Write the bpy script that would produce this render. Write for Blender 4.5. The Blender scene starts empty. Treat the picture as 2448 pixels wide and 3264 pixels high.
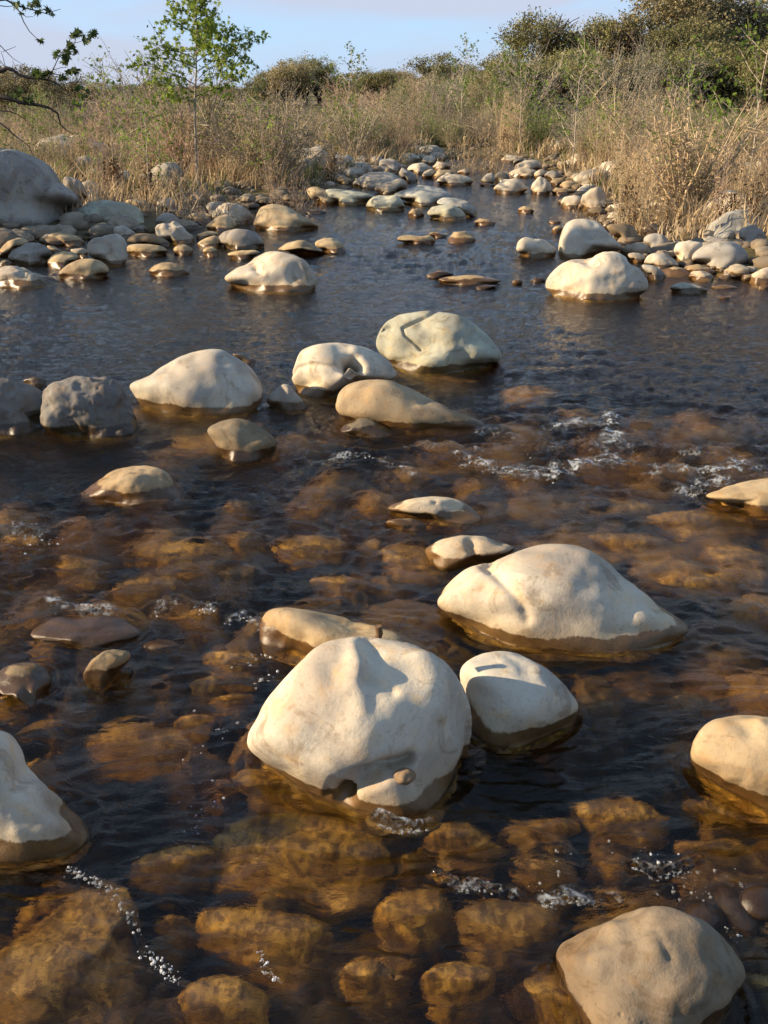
import bpy, bmesh, math, random
import numpy as np

# ------------------------------------------------------------------ camera, sky, sun, exposure
scene = bpy.context.scene
col = scene.collection
CAM_H, PITCH, FPX = 1.6, math.radians(24.3), 2967.0      # eye height, downward tilt, focal length for a 2448x3264 picture
cam_d = bpy.data.cameras.new('camera'); cam = bpy.data.objects.new('camera', cam_d); col.objects.link(cam)
cam.location = (0, 0, CAM_H); cam.rotation_euler = (math.pi/2 - PITCH, 0, 0)
cam_d.sensor_fit = 'VERTICAL'; cam_d.sensor_height = 32.64; cam_d.sensor_width = 24.48; cam_d.lens = 29.67
cam_d.clip_start = 0.05; cam_d.clip_end = 3000
scene.camera = cam

SUN_EL = math.radians(22); SUN_TRAVEL = (0.998, 0.05)      # horizontal direction the light travels in
w = bpy.data.worlds.new('World'); scene.world = w; w.use_nodes = True
nt = w.node_tree; N = nt.nodes; L = nt.links; N.clear()
out = N.new('ShaderNodeOutputWorld'); bg = N.new('ShaderNodeBackground'); L.new(bg.outputs[0], out.inputs[0])
sky = N.new('ShaderNodeTexSky'); sky.sky_type = 'NISHITA'; sky.sun_disc = False
sky.sun_elevation = SUN_EL; sky.sun_rotation = math.atan2(-SUN_TRAVEL[0], -SUN_TRAVEL[1]) % (2*math.pi)
sky.air_density = 1.0; sky.dust_density = 0.6; sky.ozone_density = 2.0
tc = N.new('ShaderNodeTexCoord'); mp = N.new('ShaderNodeMapping'); mp.inputs['Scale'].default_value = (1.6, 1.6, 7.5)
L.new(tc.outputs['Generated'], mp.inputs[0])
nz = N.new('ShaderNodeTexNoise'); nz.inputs['Scale'].default_value = 1.9; nz.inputs['Detail'].default_value = 6; nz.inputs['Distortion'].default_value = 0.4
L.new(mp.outputs[0], nz.inputs['Vector'])
rp = N.new('ShaderNodeValToRGB'); rp.color_ramp.elements[0].position = 0.37; rp.color_ramp.elements[1].position = 0.55
rp.color_ramp.elements[0].color = (0, 0, 0, 1); rp.color_ramp.elements[1].color = (.9, .9, .9, 1)
L.new(nz.outputs[0], rp.inputs[0])
tint = N.new('ShaderNodeMix'); tint.data_type = 'RGBA'; tint.inputs[0].default_value = .62; L.new(sky.outputs[0], tint.inputs[6]); tint.inputs[7].default_value = (4.2, 6.7, 10.4, 1)   # blue tint mixed into the sky, strongest low down
mx = N.new('ShaderNodeMix'); mx.data_type = 'RGBA'
sx = N.new('ShaderNodeSeparateXYZ'); L.new(tc.outputs['Generated'], sx.inputs[0])
def emap(a, b, c, d):
    x = N.new('ShaderNodeMapRange'); x.interpolation_type = 'SMOOTHSTEP'; L.new(sx.outputs[2], x.inputs[0])
    for i, v in enumerate((a, b, c, d)): x.inputs[1+i].default_value = v
    return x.outputs[0]
L.new(emap(.12, .5, .62, .30), tint.inputs[0])
cm = N.new('ShaderNodeMath'); cm.operation = 'MULTIPLY'; L.new(rp.outputs[0], cm.inputs[0]); L.new(emap(.14, .4, 1., .12), cm.inputs[1]); L.new(cm.outputs[0], mx.inputs[0]); L.new(tint.outputs[2], mx.inputs[6]); mx.inputs[7].default_value = (4.7, 5.1, 6.3, 1)   # thin lilac cloud
L.new(mx.outputs[2], bg.inputs[0]); bg.inputs[1].default_value = 0.066

sd_ = bpy.data.lights.new('sun', 'SUN'); so = bpy.data.objects.new('sun', sd_); col.objects.link(so)
sd_.energy = 5.0; sd_.angle = math.radians(0.5); sd_.color = (1.0, 0.80, 0.53)
hx, hy = SUN_TRAVEL; hl = math.hypot(hx, hy)
from mathutils import Vector
tdir = Vector((hx/hl*math.cos(SUN_EL), hy/hl*math.cos(SUN_EL), -math.sin(SUN_EL)))
so.rotation_euler = tdir.to_track_quat('-Z', 'Y').to_euler(); so.location = (-6, -4, 6)

scene.view_settings.view_transform = 'Standard'; scene.view_settings.look = 'None'
scene.view_settings.exposure = 0.97; scene.view_settings.gamma = 1
scene.render.engine = 'CYCLES'
cy = scene.cycles
cy.use_denoising = True
try: cy.denoiser = 'OPENIMAGEDENOISE'
except Exception: pass
cy.max_bounces = 8; cy.transparent_max_bounces = 12; cy.diffuse_bounces = 3; cy.glossy_bounces = 3; cy.transmission_bounces = 6
cy.caustics_reflective = False; cy.caustics_refractive = True; sd_.cycles.is_caustics_light = True
cy.use_adaptive_sampling = True; cy.adaptive_threshold = 0.015
cy.sample_clamp_indirect = 6

# ------------------------------------------------------------------ picture <-> world (used to read positions off the photograph)
CA, SA = math.cos(PITCH), math.sin(PITCH)
def project(P):
    dy = P[:, 1]; dz = P[:, 2] - CAM_H
    d = dy*CA - dz*SA
    up = dy*SA + dz*CA
    return 1224 + FPX*P[:, 0]/d, 1632 - FPX*up/d, d
def ray(u, v):
    a = (u-1224)/FPX; b = (1632-v)/FPX
    return np.array([a, CA + b*SA, -SA + b*CA])
def on_z(u, v, z=0.0, far=120.):
    r = ray(u, v)
    if r[2] > -1e-3: t = far
    else: t = min((z-CAM_H)/r[2], far)
    return np.array([0, 0, CAM_H]) + r*t
def at_y(u, v, y):
    r = ray(u, v); return np.array([0, 0, CAM_H]) + r*(y/r[1])

# ------------------------------------------------------------------ noise
class Perlin:
    def __init__(s, seed):
        r = np.random.RandomState(seed); s.p = np.tile(r.permutation(256), 3)
        g = r.normal(size=(256, 3)); s.g = g/np.linalg.norm(g, axis=1)[:, None]
    def __call__(s, P):
        i = np.floor(P).astype(int); f = P - i; i &= 255
        t = f*f*f*(f*(f*6-15)+10)
        out = 0
        for dx in (0, 1):
            for dy in (0, 1):
                for dz in (0, 1):
                    h = s.p[s.p[s.p[i[:, 0]+dx]+i[:, 1]+dy]+i[:, 2]+dz]
                    g = s.g[h]
                    dt = g[:, 0]*(f[:, 0]-dx)+g[:, 1]*(f[:, 1]-dy)+g[:, 2]*(f[:, 2]-dz)
                    wx = t[:, 0] if dx else 1-t[:, 0]; wy = t[:, 1] if dy else 1-t[:, 1]; wz = t[:, 2] if dz else 1-t[:, 2]
                    out = out + dt*wx*wy*wz
        return out*1.6
PN = Perlin(7)
def fbm(P, octv=4, gain=.5):
    a, o, f = 1., 0, 1.
    for k in range(octv):
        o = o + a*PN(P*f + k*17.3); a *= gain; f *= 2.03
    return o
def sstep(a, b, x):
    t = np.clip((x-a)/(b-a), 0, 1); return t*t*(3-2*t)

# ------------------------------------------------------------------ mesh helpers
def mk(name, V, Fs, mat=None, parent=None, smooth=True, loc=None):
    """one mesh object from numpy arrays; Fs is a list of (n,k) index arrays"""
    me = bpy.data.meshes.new(name)
    V = np.asarray(V, dtype=np.float32)
    if not isinstance(Fs, (list, tuple)): Fs = [Fs]
    Fs = [np.asarray(f, dtype=np.int32) for f in Fs if len(f)]
    tot = np.concatenate([np.full(len(f), f.shape[1], np.int32) for f in Fs])
    idx = np.concatenate([f.ravel() for f in Fs])
    me.vertices.add(len(V)); me.vertices.foreach_set('co', V.ravel())
    me.loops.add(len(idx)); me.loops.foreach_set('vertex_index', idx)
    me.polygons.add(len(tot))
    st = np.concatenate([[0], np.cumsum(tot)[:-1]]).astype(np.int32)
    me.polygons.foreach_set('loop_start', st)
    try: me.polygons.foreach_set('loop_total', tot)
    except Exception: pass
    me.update(calc_edges=True)
    if smooth: me.polygons.foreach_set('use_smooth', np.ones(len(tot), bool))
    if mat: me.materials.append(mat)
    o = bpy.data.objects.new(name, me); col.objects.link(o)
    if parent: o.parent = parent
    if loc is not None: o.location = loc
    return o
def tag(o, label=None, cat=None, group=None, kind=None):
    if label: o['label'] = label
    if cat: o['category'] = cat
    if group: o['group'] = group
    if kind: o['kind'] = kind
    return o
def empty(name, loc, rz=0.):
    o = bpy.data.objects.new(name, None); col.objects.link(o); o.location = loc; o.rotation_euler = (0, 0, rz)
    o.empty_display_size = .1
    return o
def copy_tree(o, parent=None):
    c = o.copy(); col.objects.link(c); c.parent = parent
    for ch in list(o.children): copy_tree(ch, c)
    return c
class MB:
    """collects tubes, leaves, stars into one mesh"""
    def __init__(s): s.V = []; s.F = {}; s.n = 0
    def add(s, V, F):
        V = np.asarray(V, float); F = np.asarray(F, int)
        s.V.append(V); s.F.setdefault(F.shape[1], []).append(F+s.n); s.n += len(V)
    def tube(s, pts, rad, sides=4):
        pts = np.asarray(pts, float); m = len(pts); rad = np.broadcast_to(np.asarray(rad, float), (m,))
        T = np.gradient(pts, axis=0); T /= np.linalg.norm(T, axis=1)[:, None]+1e-9
        ref = np.array([0.31, 0.17, 0.93]) if abs(T[0, 2]) < .9 else np.array([1., .1, 0])
        A = np.cross(T, ref); A /= np.linalg.norm(A, axis=1)[:, None]+1e-9
        B = np.cross(T, A)
        an = np.arange(sides)*2*math.pi/sides
        V = (pts[:, None, :] + rad[:, None, None]*(np.cos(an)[None, :, None]*A[:, None, :] + np.sin(an)[None, :, None]*B[:, None, :])).reshape(-1, 3)
        F = []
        for i in range(m-1):
            for j in range(sides):
                a = i*sides+j; b = i*sides+(j+1) % sides
                F.append((a, b, b+sides, a+sides))
        s.add(V, F)
        s.add(V[-sides:], [tuple(range(sides))])
    def leaves(s, P, size, rng, aspect=2.4, droop=None):
        """diamond shaped leaves at points P"""
        n = len(P)
        if n == 0: return
        d = rng.normal(size=(n, 3)); 
        if droop is not None: d += np.asarray(droop)
        d /= np.linalg.norm(d, axis=1)[:, None]
        e = np.cross(d, rng.normal(size=(n, 3))); e /= np.linalg.norm(e, axis=1)[:, None]+1e-9
        sz = (size*(.6+.8*rng.rand(n)))[:, None]
        a = P; b = P + d*sz*.45 + e*sz/aspect*.5; c = P + d*sz; dd = P + d*sz*.45 - e*sz/aspect*.5
        V = np.stack([a, b, c, dd], 1).reshape(-1, 3)
        s.add(V, np.arange(4*n).reshape(n, 4))
    def stars(s, P, size, rng, up=.6):
        """five-lobed sycamore leaves, slightly cupped"""
        n = len(P)
        if n == 0: return
        an = np.radians([0, 22, 50, 74, 100, 140, 180, 220, 260, 286, 310, 338])
        rr = np.array([1., .42, .9, .4, .72, .3, .18, .3, .72, .4, .9, .42])
        nrm = rng.normal(size=(n, 3)) + np.array([0, 0, up]); nrm /= np.linalg.norm(nrm, axis=1)[:, None]
        t = np.cross(nrm, rng.normal(size=(n, 3))); t /= np.linalg.norm(t, axis=1)[:, None]
        b = np.cross(nrm, t)
        sz = size*(.6+.7*rng.rand(n))
        V = P[:, None, :] + sz[:, None, None]*(.5*(rr*np.cos(an))[None, :, None]*t[:, None, :] + .5*(rr*np.sin(an))[None, :, None]*b[:, None, :]) - (sz[:, None, None]*.16*(rr**2)[None, :, None])*nrm[:, None, :]
        C = P[:, None, :]
        V = np.concatenate([C, V], 1).reshape(-1, 3); k = 13
        F = []
        base = np.arange(n)*k
        for j in range(12):
            F.append(np.stack([base, base+1+j, base+1+(j+1) % 12], 1))
        s.add(V, np.concatenate(F))
    def build(s, name, mat, parent=None, smooth=False):
        if s.n == 0: return None
        return mk(name, np.concatenate(s.V), [np.concatenate(v) for v in s.F.values()], mat, parent, smooth)

# ------------------------------------------------------------------ materials
class NT:
    def __init__(s, name):
        s.m = bpy.data.materials.new(name); s.m.use_nodes = True; s.t = s.m.node_tree; s.t.nodes.clear()
        s.out = s.n('ShaderNodeOutputMaterial')
    def n(s, typ, **kw):
        x = s.t.nodes.new(typ)
        for k, v in kw.items(): setattr(x, k, v)
        return x
    def l(s, a, b): s.t.links.new(a, b)
    def noise(s, vec, scale, detail=4, rough=.55, dist=0.):
        x = s.n('ShaderNodeTexNoise'); x.inputs['Scale'].default_value = scale; x.inputs['Detail'].default_value = detail
        x.inputs['Roughness'].default_value = rough; x.inputs['Distortion'].default_value = dist
        if vec is not None: s.l(vec, x.inputs['Vector'])
        return x.outputs['Fac']
    def ramp(s, fac, stops):
        x = s.n('ShaderNodeValToRGB'); e = x.color_ramp.elements
        while len(e) < len(stops): e.new(.5)
        for i, (p, c) in enumerate(stops):
            e[i].position = p; c = c if isinstance(c, (tuple, list)) else (c, c, c); e[i].color = (*c[:3], 1)
        s.l(fac, x.inputs[0]); return x.outputs[0]
    def mix(s, fac, a, b, blend='MIX'):
        x = s.n('ShaderNodeMix', data_type='RGBA', blend_type=blend)
        for i, v in ((0, fac), (6, a), (7, b)):
            if hasattr(v, 'links'): s.l(v, x.inputs[i])
            elif isinstance(v, (int, float)): x.inputs[i].default_value = v if i == 0 else (v, v, v, 1)
            else: x.inputs[i].default_value = (*v[:3], 1)
        return x.outputs[2]
    def math(s, op, a, b=None, clamp=False):
        x = s.n('ShaderNodeMath', operation=op, use_clamp=clamp)
        for i, v in ((0, a), (1, b)):
            if v is None: continue
            if hasattr(v, 'links'): s.l(v, x.inputs[i])
            else: x.inputs[i].default_value = v
        return x.outputs[0]
    def mapr(s, v, a, b, c=0., d=1., smooth=True):
        x = s.n('ShaderNodeMapRange'); x.interpolation_type = 'SMOOTHSTEP' if smooth else 'LINEAR'
        s.l(v, x.inputs[0]); x.inputs[1].default_value = a; x.inputs[2].default_value = b; x.inputs[3].default_value = c; x.inputs[4].default_value = d
        return x.outputs[0]
    def bump(s, h, strength, dist=.01, normal=None):
        x = s.n('ShaderNodeBump'); x.inputs['Strength'].default_value = strength; x.inputs['Distance'].default_value = dist
        s.l(h, x.inputs['Height'])
        if normal is not None: s.l(normal, x.inputs['Normal'])
        return x.outputs[0]

def rock_material():
    m = NT('rock')
    tc = m.n('ShaderNodeTexCoord'); ob = tc.outputs['Object']
    oi = m.n('ShaderNodeObjectInfo'); gp = m.n('ShaderNodeNewGeometry'); sep = m.n('ShaderNodeSeparateXYZ')
    m.l(gp.outputs['Position'], sep.inputs[0])
    # shift each rock's pattern
    add = m.n('ShaderNodeVectorMath', operation='ADD'); m.l(ob, add.inputs[0])
    sc = m.n('ShaderNodeVectorMath', operation='SCALE'); sc.inputs[0].default_value = (31., 17., 23.); m.l(oi.outputs['Random'], sc.inputs['Scale'])
    m.l(sc.outputs[0], add.inputs[1]); vec = add.outputs[0]
    big = m.noise(vec, 3.2, 5, .6, .6)
    mid = m.noise(vec, 14, 5, .65, .3)
    fine = m.noise(vec, 85, 5, .75)
    base = m.mix(m.mapr(big, .40, .60), oi.outputs['Color'], m.mix(1., oi.outputs['Color'], (.70, .68, .69), 'MULTIPLY'))
    base = m.mix(m.mapr(mid, .50, .72), base, m.mix(1., base, (1.10, .95, .76), 'MULTIPLY'))
    base = m.mix(m.mapr(fine, .52, .70, 0, .42), base, m.mix(1., base, (.52, .48, .44), 'MULTIPLY'))
    base = m.mix(m.mapr(fine, .44, .30, 0, .35), base, m.mix(1., base, (1.22, 1.22, 1.2), 'MULTIPLY'))
    st = m.noise(vec, 7.5, 6, .7, 1.2)
    base = m.mix(m.mapr(st, .54, .64, 0, .55), base, m.mix(1., base, (.55, .47, .38), 'MULTIPLY'))
    # heights above the stream: wet skin, mineral line, algae under water
    wob = m.math('ADD', m.math('MULTIPLY', m.noise(vec, 9, 5, .7), .6), m.math('MULTIPLY', m.noise(vec, 3.1, 2, .6), .5))
    zz = m.math('ADD', sep.outputs[2], m.math('MULTIPLY', m.math('SUBTRACT', wob, .5), -.10))
    wobf = m.noise(vec, 60, 2, .6)
    zz = m.math('ADD', zz, m.math('MULTIPLY', m.math('SUBTRACT', wobf, .5), -.008))
    wet = m.mapr(zz, .042, .050, 1, 0)
    damp = m.mapr(zz, .03, .13, .50, 0)
    base = m.mix(damp, base, m.mix(1., base, (.85, .70, .46), 'MULTIPLY'))
    wetcol = m.mix(1., base, (.30, .215, .125), 'MULTIPLY')
    base = m.mix(wet, base, wetcol)
    alg = m.ramp(m.noise(vec, 11, 6, .7, 1.), [(.30, (.05, .032, .008)), (.44, (.22, .140, .028)), (.56, (.46, .31, .065)), (.70, (.74, .55, .15))])
    alg = m.mix(1., alg, m.mix(1., oi.outputs['Color'], (3.5, 3.75, 5.0), 'MULTIPLY'), 'MULTIPLY')
    alg = m.mix(m.mapr(m.noise(vec, 48, 5, .75), .44, .58, 0, 1.), alg, m.mix(1., alg, (.36, .32, .26), 'MULTIPLY'))
    under = m.mapr(sep.outputs[2], -.022, .004, 1, 0)
    base = m.mix(under, base, m.mix(.85, m.mix(1., base, (.8, .6, .3), 'MULTIPLY'), alg))
    b = m.n('ShaderNodeBsdfPrincipled'); m.l(base, b.inputs['Base Color'])
    m.l(m.mapr(wet, 0, 1, .85, .32), b.inputs['Roughness'])
    m.l(m.mapr(wet, 0, 1, .18, .5), b.inputs['Specular IOR Level'])
    v = m.n('ShaderNodeTexVoronoi'); v.inputs['Scale'].default_value = 34; m.l(vec, v.inputs['Vector'])
    pit = m.math('MULTIPLY', m.mapr(v.outputs['Distance'], .0, .22, 1, 0), m.mapr(m.noise(vec, 6, 2), .55, .7))
    h = m.math('ADD', m.math('MULTIPLY', fine, .40), m.math('MULTIPLY', mid, .35))
    h = m.math('SUBTRACT', h, m.math('MULTIPLY', pit, .5))
    h = m.math('ADD', h, m.math('MULTIPLY', m.noise(vec, 260, 2, .6), .12))
    m.l(m.bump(h, .62, .008), b.inputs['Normal'])
    m.l(b.outputs[0], m.out.inputs[0])
    return m.m
M_ROCK = rock_material()

def ground_material():
    m = NT('ground_soil')
    gp = m.n('ShaderNodeNewGeometry'); sep = m.n('ShaderNodeSeparateXYZ'); m.l(gp.outputs['Position'], sep.inputs[0]); p = gp.outputs['Position']
    dry = m.ramp(m.noise(p, 1.2, 8, .7), [(.3, (.10, .075, .045)), (.5, (.20, .155, .095)), (.7, (.30, .24, .155))])
    dry = m.mix(m.mapr(m.noise(p, .12, 4), .42, .6), dry, m.mix(1., dry, (.62, .68, .46), 'MULTIPLY'))
    dry = m.mix(m.mapr(m.noise(p, 40, 4, .8), .45, .65), dry, m.mix(1., dry, (.45, .42, .38), 'MULTIPLY'))
    bed = m.ramp(m.noise(p, 5.5, 8, .72, .8), [(.30, (.018, .011, .004)), (.46, (.085, .050, .014)), (.60, (.20, .118, .030)), (.76, (.36, .22, .06))])
    bed = m.mix(m.mapr(m.noise(p, 55, 4, .75), .42, .6, 0, .8), bed, m.mix(1., bed, (.35, .3, .25), 'MULTIPLY'))
    z = m.math('ADD', sep.outputs[2], m.math('MULTIPLY', m.noise(p, 6, 3), .04))
    c = m.mix(m.mapr(z, .02, .07), bed, dry)
    b = m.n('ShaderNodeBsdfPrincipled'); m.l(c, b.inputs['Base Color']); b.inputs['Roughness'].default_value = .9
    b.inputs['Specular IOR Level'].default_value = .15
    h = m.math('ADD', m.noise(p, 22, 8, .7), m.math('MULTIPLY', m.noise(p, 110, 4, .7), .3))
    m.l(m.bump(h, .9, .03), b.inputs['Normal']); m.l(b.outputs[0], m.out.inputs[0])
    return m.m
M_GROUND = ground_material()

def plant_material(name, stops, trans=.35, scale=3., rough=.6, rnd=.25):
    m = NT(name)
    gp = m.n('ShaderNodeNewGeometry'); p = gp.outputs['Position']; oi = m.n('ShaderNodeObjectInfo')
    c = m.ramp(m.noise(p, scale, 6, .8), stops)
    k = m.mapr(oi.outputs['Random'], 0, 1, 1-rnd, 1+rnd, False)
    rn = m.n('ShaderNodeCombineXYZ')
    for i in range(3): m.l(k, rn.inputs[i])
    c = m.mix(1., c, rn.outputs[0], 'MULTIPLY')
    # leaf to leaf variation (whole face islands)
    isl = m.mapr(gp.outputs['Random Per Island'], 0, 1, .62, 1.35, False)
    r2 = m.n('ShaderNodeCombineXYZ')
    for i in range(3): m.l(isl, r2.inputs[i])
    c = m.mix(1., c, r2.outputs[0], 'MULTIPLY')
    d = m.n('ShaderNodeBsdfPrincipled'); m.l(c, d.inputs['Base Color']); d.inputs['Roughness'].default_value = rough
    d.inputs['Specular IOR Level'].default_value = .25
    if trans > 0:
        t = m.n('ShaderNodeBsdfTranslucent'); m.l(c, t.inputs[0])
        x = m.n('ShaderNodeMixShader'); x.inputs[0].default_value = trans
        m.l(d.outputs[0], x.inputs[1]); m.l(t.outputs[0], x.inputs[2]); m.l(x.outputs[0], m.out.inputs[0])
    else: m.l(d.outputs[0], m.out.inputs[0])
    return m.m
M_DRYSTEM = plant_material('dry_stem', [(.3, (.30, .205, .115)), (.5, (.48, .355, .21)), (.7, (.62, .49, .31))], .0)
M_REDSTEM = plant_material('red_stem', [(.3, (.28, .17, .12)), (.5, (.46, .32, .23)), (.7, (.58, .45, .33))], .0)
M_GRAYSTEM = plant_material('gray_stem', [(.3, (.20, .16, .125)), (.5, (.33, .27, .21)), (.7, (.46, .39, .30))], .0)
M_DRYLEAF = plant_material('dry_leaf', [(.3, (.20, .125, .07)), (.5, (.41, .30, .175)), (.7, (.60, .48, .31))], .35)
M_OLIVE = plant_material('olive_leaf', [(.3, (.10, .105, .034)), (.5, (.19, .19, .065)), (.7, (.30, .28, .11))], .4)
M_GREEN = plant_material('green_leaf', [(.3, (.080, .130, .018)), (.5, (.155, .225, .035)), (.7, (.25, .32, .06))], .45)
M_BRIGHT = plant_material('bright_leaf', [(.3, (.13, .19, .025)), (.5, (.23, .31, .045)), (.7, (.34, .42, .08))], .5)
M_DKGREEN = plant_material('dark_green_leaf', [(.3, (.028, .048, .012)), (.5, (.06, .09, .022)), (.7, (.12, .15, .04))], .3)
M_OAK = plant_material('oak_leaf', [(.3, (.10, .095, .036)), (.5, (.21, .195, .078)), (.7, (.34, .30, .14))], .25, 1.2)
M_OAKBROWN = plant_material('oak_leaf_brown', [(.3, (.14, .118, .055)), (.5, (.26, .215, .11)), (.7, (.38, .32, .175))], .25, 1.2)
M_SAGE = plant_material('sage_leaf', [(.3, (.14, .15, .09)), (.5, (.24, .25, .155)), (.7, (.34, .35, .23))], .3)
M_LITTER = plant_material('litter', [(.3, (.06, .032, .018)), (.5, (.13, .072, .038)), (.7, (.24, .15, .08))], .1)
M_BARK = plant_material('bark', [(.3, (.020, .014, .010)), (.5, (.045, .032, .024)), (.7, (.09, .068, .05))], .0, 12.)
M_PALEBARK = plant_material('pale_bark', [(.3, (.16, .13, .10)), (.5, (.28, .24, .19)), (.7, (.42, .37, .30))], .0, 12.)

def water_material():
    m = NT('stream_water')
    gp = m.n('ShaderNodeNewGeometry'); p = gp.outputs['Position']
    mp = m.n('ShaderNodeMapping'); mp.inputs['Scale'].default_value = (1., 2.1, 1.); m.l(p, mp.inputs[0]); v = mp.outputs[0]
    at = m.n('ShaderNodeAttribute', attribute_name='rough_water'); ra = at.outputs['Fac']
    h1 = m.noise(v, 15, 3, .6, 1.0); h2 = m.noise(v, 48, 3, .65, .8)
    h = m.math('ADD', m.math('MULTIPLY', h1, 1.0), m.math('MULTIPLY', h2, .42))
    h = m.math('MULTIPLY', h, m.mapr(ra, 0, 1, .16, 2.0, False))
    nrm = m.bump(h, 1., .0105)
    gl = m.n('ShaderNodeBsdfGlass'); gl.inputs['Roughness'].default_value = 0; gl.inputs['IOR'].default_value = 1.333; gl.inputs[0].default_value = (1, .98, .93, 1)
    va = m.n('ShaderNodeVolumeAbsorption'); va.inputs['Color'].default_value = (.52, .35, .05, 1); va.inputs['Density'].default_value = 1.6; m.l(va.outputs[0], m.out.inputs[1])
    m.l(nrm, gl.inputs['Normal']); m.l(gl.outputs[0], m.out.inputs[0])
    return m.m
def foam_material():
    m = NT('foam'); gp = m.n('ShaderNodeNewGeometry'); p = gp.outputs['Position']
    mp = m.n('ShaderNodeMapping'); mp.inputs['Scale'].default_value = (1., 1.7, 1.); m.l(p, mp.inputs[0]); v = mp.outputs[0]
    fo = m.n('ShaderNodeAttribute', attribute_name='foam')
    vo = m.n('ShaderNodeTexVoronoi'); vo.feature = 'F1'; vo.inputs['Scale'].default_value = 75; m.l(p, vo.inputs['Vector'])
    cell = m.mapr(vo.outputs['Distance'], .15, .6, 0, .40)
    nn = m.noise(v, 26, 6, .78, 1.5)
    br = m.mapr(m.noise(v, 11, 4, .7, 1.), .42, .66)
    f = m.math('SUBTRACT', m.math('ADD', m.math('MULTIPLY', fo.outputs['Fac'], m.math('ADD', m.math('MULTIPLY', br, .75), .25)), m.math('MULTIPLY', m.math('ADD', nn, cell), .75)), 1.02)
    ff = m.mapr(f, -.24, .48, 0, .72)
    df = m.n('ShaderNodeBsdfPrincipled'); df.inputs['Base Color'].default_value = (.62, .66, .70, 1); df.inputs['Roughness'].default_value = .15
    m.l(m.bump(m.math('ADD', cell, nn), 1., .02), df.inputs['Normal'])
    tr = m.n('ShaderNodeBsdfTransparent')
    m2 = m.n('ShaderNodeMixShader'); m.l(ff, m2.inputs[0]); m.l(tr.outputs[0], m2.inputs[1]); m.l(df.outputs[0], m2.inputs[2])
    m.l(m2.outputs[0], m.out.inputs[0])
    return m.m
M_FOAM = foam_material()
M_WATER = water_material()

def bubble_material():
    m = NT('bubble')
    tr = m.n('ShaderNodeBsdfTransparent'); tr.inputs[0].default_value = (.95, .95, .95, 1)
    b = m.n('ShaderNodeBsdfPrincipled'); b.inputs['Base Color'].default_value = (.85, .87, .9, 1); b.inputs['Roughness'].default_value = .12; b.inputs['Specular IOR Level'].default_value = 1.0
    lw = m.n('ShaderNodeLayerWeight'); lw.inputs[0].default_value = .45
    x = m.n('ShaderNodeMixShader'); m.l(m.mapr(lw.outputs['Facing'], .1, .8, .35, .95), x.inputs[0]); m.l(tr.outputs[0], x.inputs[1]); m.l(b.outputs[0], x.inputs[2])
    m.l(x.outputs[0], m.out.inputs[0]); return m.m
M_BUBBLE = bubble_material()

# ------------------------------------------------------------------ the lie of the land
D = 2448/1659.            # positions read off a 1659-wide view of the photograph
def gz(x, y, z=0.): return on_z(x*D, y*D, z)
shore = [(-300, 566), (0, 548), (200, 520), (330, 505), (480, 470), (560, 445), (700, 432), (790, 395), (880, 372), (960, 345), (1030, 338),
         (1110, 345), (1160, 362), (1200, 392), (1215, 440), (1300, 470), (1335, 545), (1440, 575), (1560, 600), (1659, 618), (2000, 650)]
RIV = [gz(*p)[:2] for p in shore]
RIV = np.array([(-40, RIV[0][1]-.6)] + [tuple(p) for p in RIV] + [(40, RIV[-1][1]-.4), (40, -8), (-40, -8)])
def river_sd(x, y):
    """signed distance to the water's edge, positive on land"""
    P = np.stack([x, y], -1); best = np.full(x.shape, 1e9); inside = np.zeros(x.shape, bool)
    n = len(RIV)
    for i in range(n):
        a = RIV[i]; b = RIV[(i+1) % n]; e = b-a; wv = P-a
        t = np.clip((wv@e)/(e@e), 0, 1); df = wv - t[:, None]*e; d = np.hypot(df[:, 0], df[:, 1])
        best = np.minimum(best, d)
        c = ((a[1] > y) != (b[1] > y)) & (x < (b[0]-a[0])*(y-a[1])/(b[1]-a[1]+1e-12)+a[0])
        inside ^= c
    return np.where(inside, -best, best)
HOLES = [(*gz(px, py)[:2], r, d) for px, py, r, d in [(250, 1650, .30, .30), (380, 1720, .25, .25), (1200, 1680, .30, .30), (1380, 1600, .35, .3), (150, 1000, .5, .25), (620, 1230, .25, .2), (560, 990, .5, .2)]]
def terrain(x, y):
    x = np.atleast_1d(np.asarray(x, float)); y = np.atleast_1d(np.asarray(y, float))
    sd = river_sd(x, y)
    P = np.stack([x, y, 0*x], 1)
    land = .015 + .11*sstep(0, 1.2, sd) + .22*sstep(1, 9, sd) + .35*sstep(8, 30, sd)
    land = land + (.05*fbm(P*.9, 3) + .03*fbm(P*3, 2))*sstep(.2, 2, sd)
    land = land + .9*sstep(30, 62, y)*sstep(-2, 16, x - .0*y) + .9*sstep(45, 110, y)
    deep = -.05 - .26*sstep(0, 1.6, -sd) - .50*sstep(4.3, 6., y)
    for hx_, hy_, hr_, hd_ in HOLES: deep = deep - hd_*np.exp(-((x-hx_)**2+(y-hy_)**2)/hr_**2) + .05*fbm(P*1.7, 3)
    return np.where(sd > 0, land, deep)
def ter(x, y): return float(terrain(x, y)[0])

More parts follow.
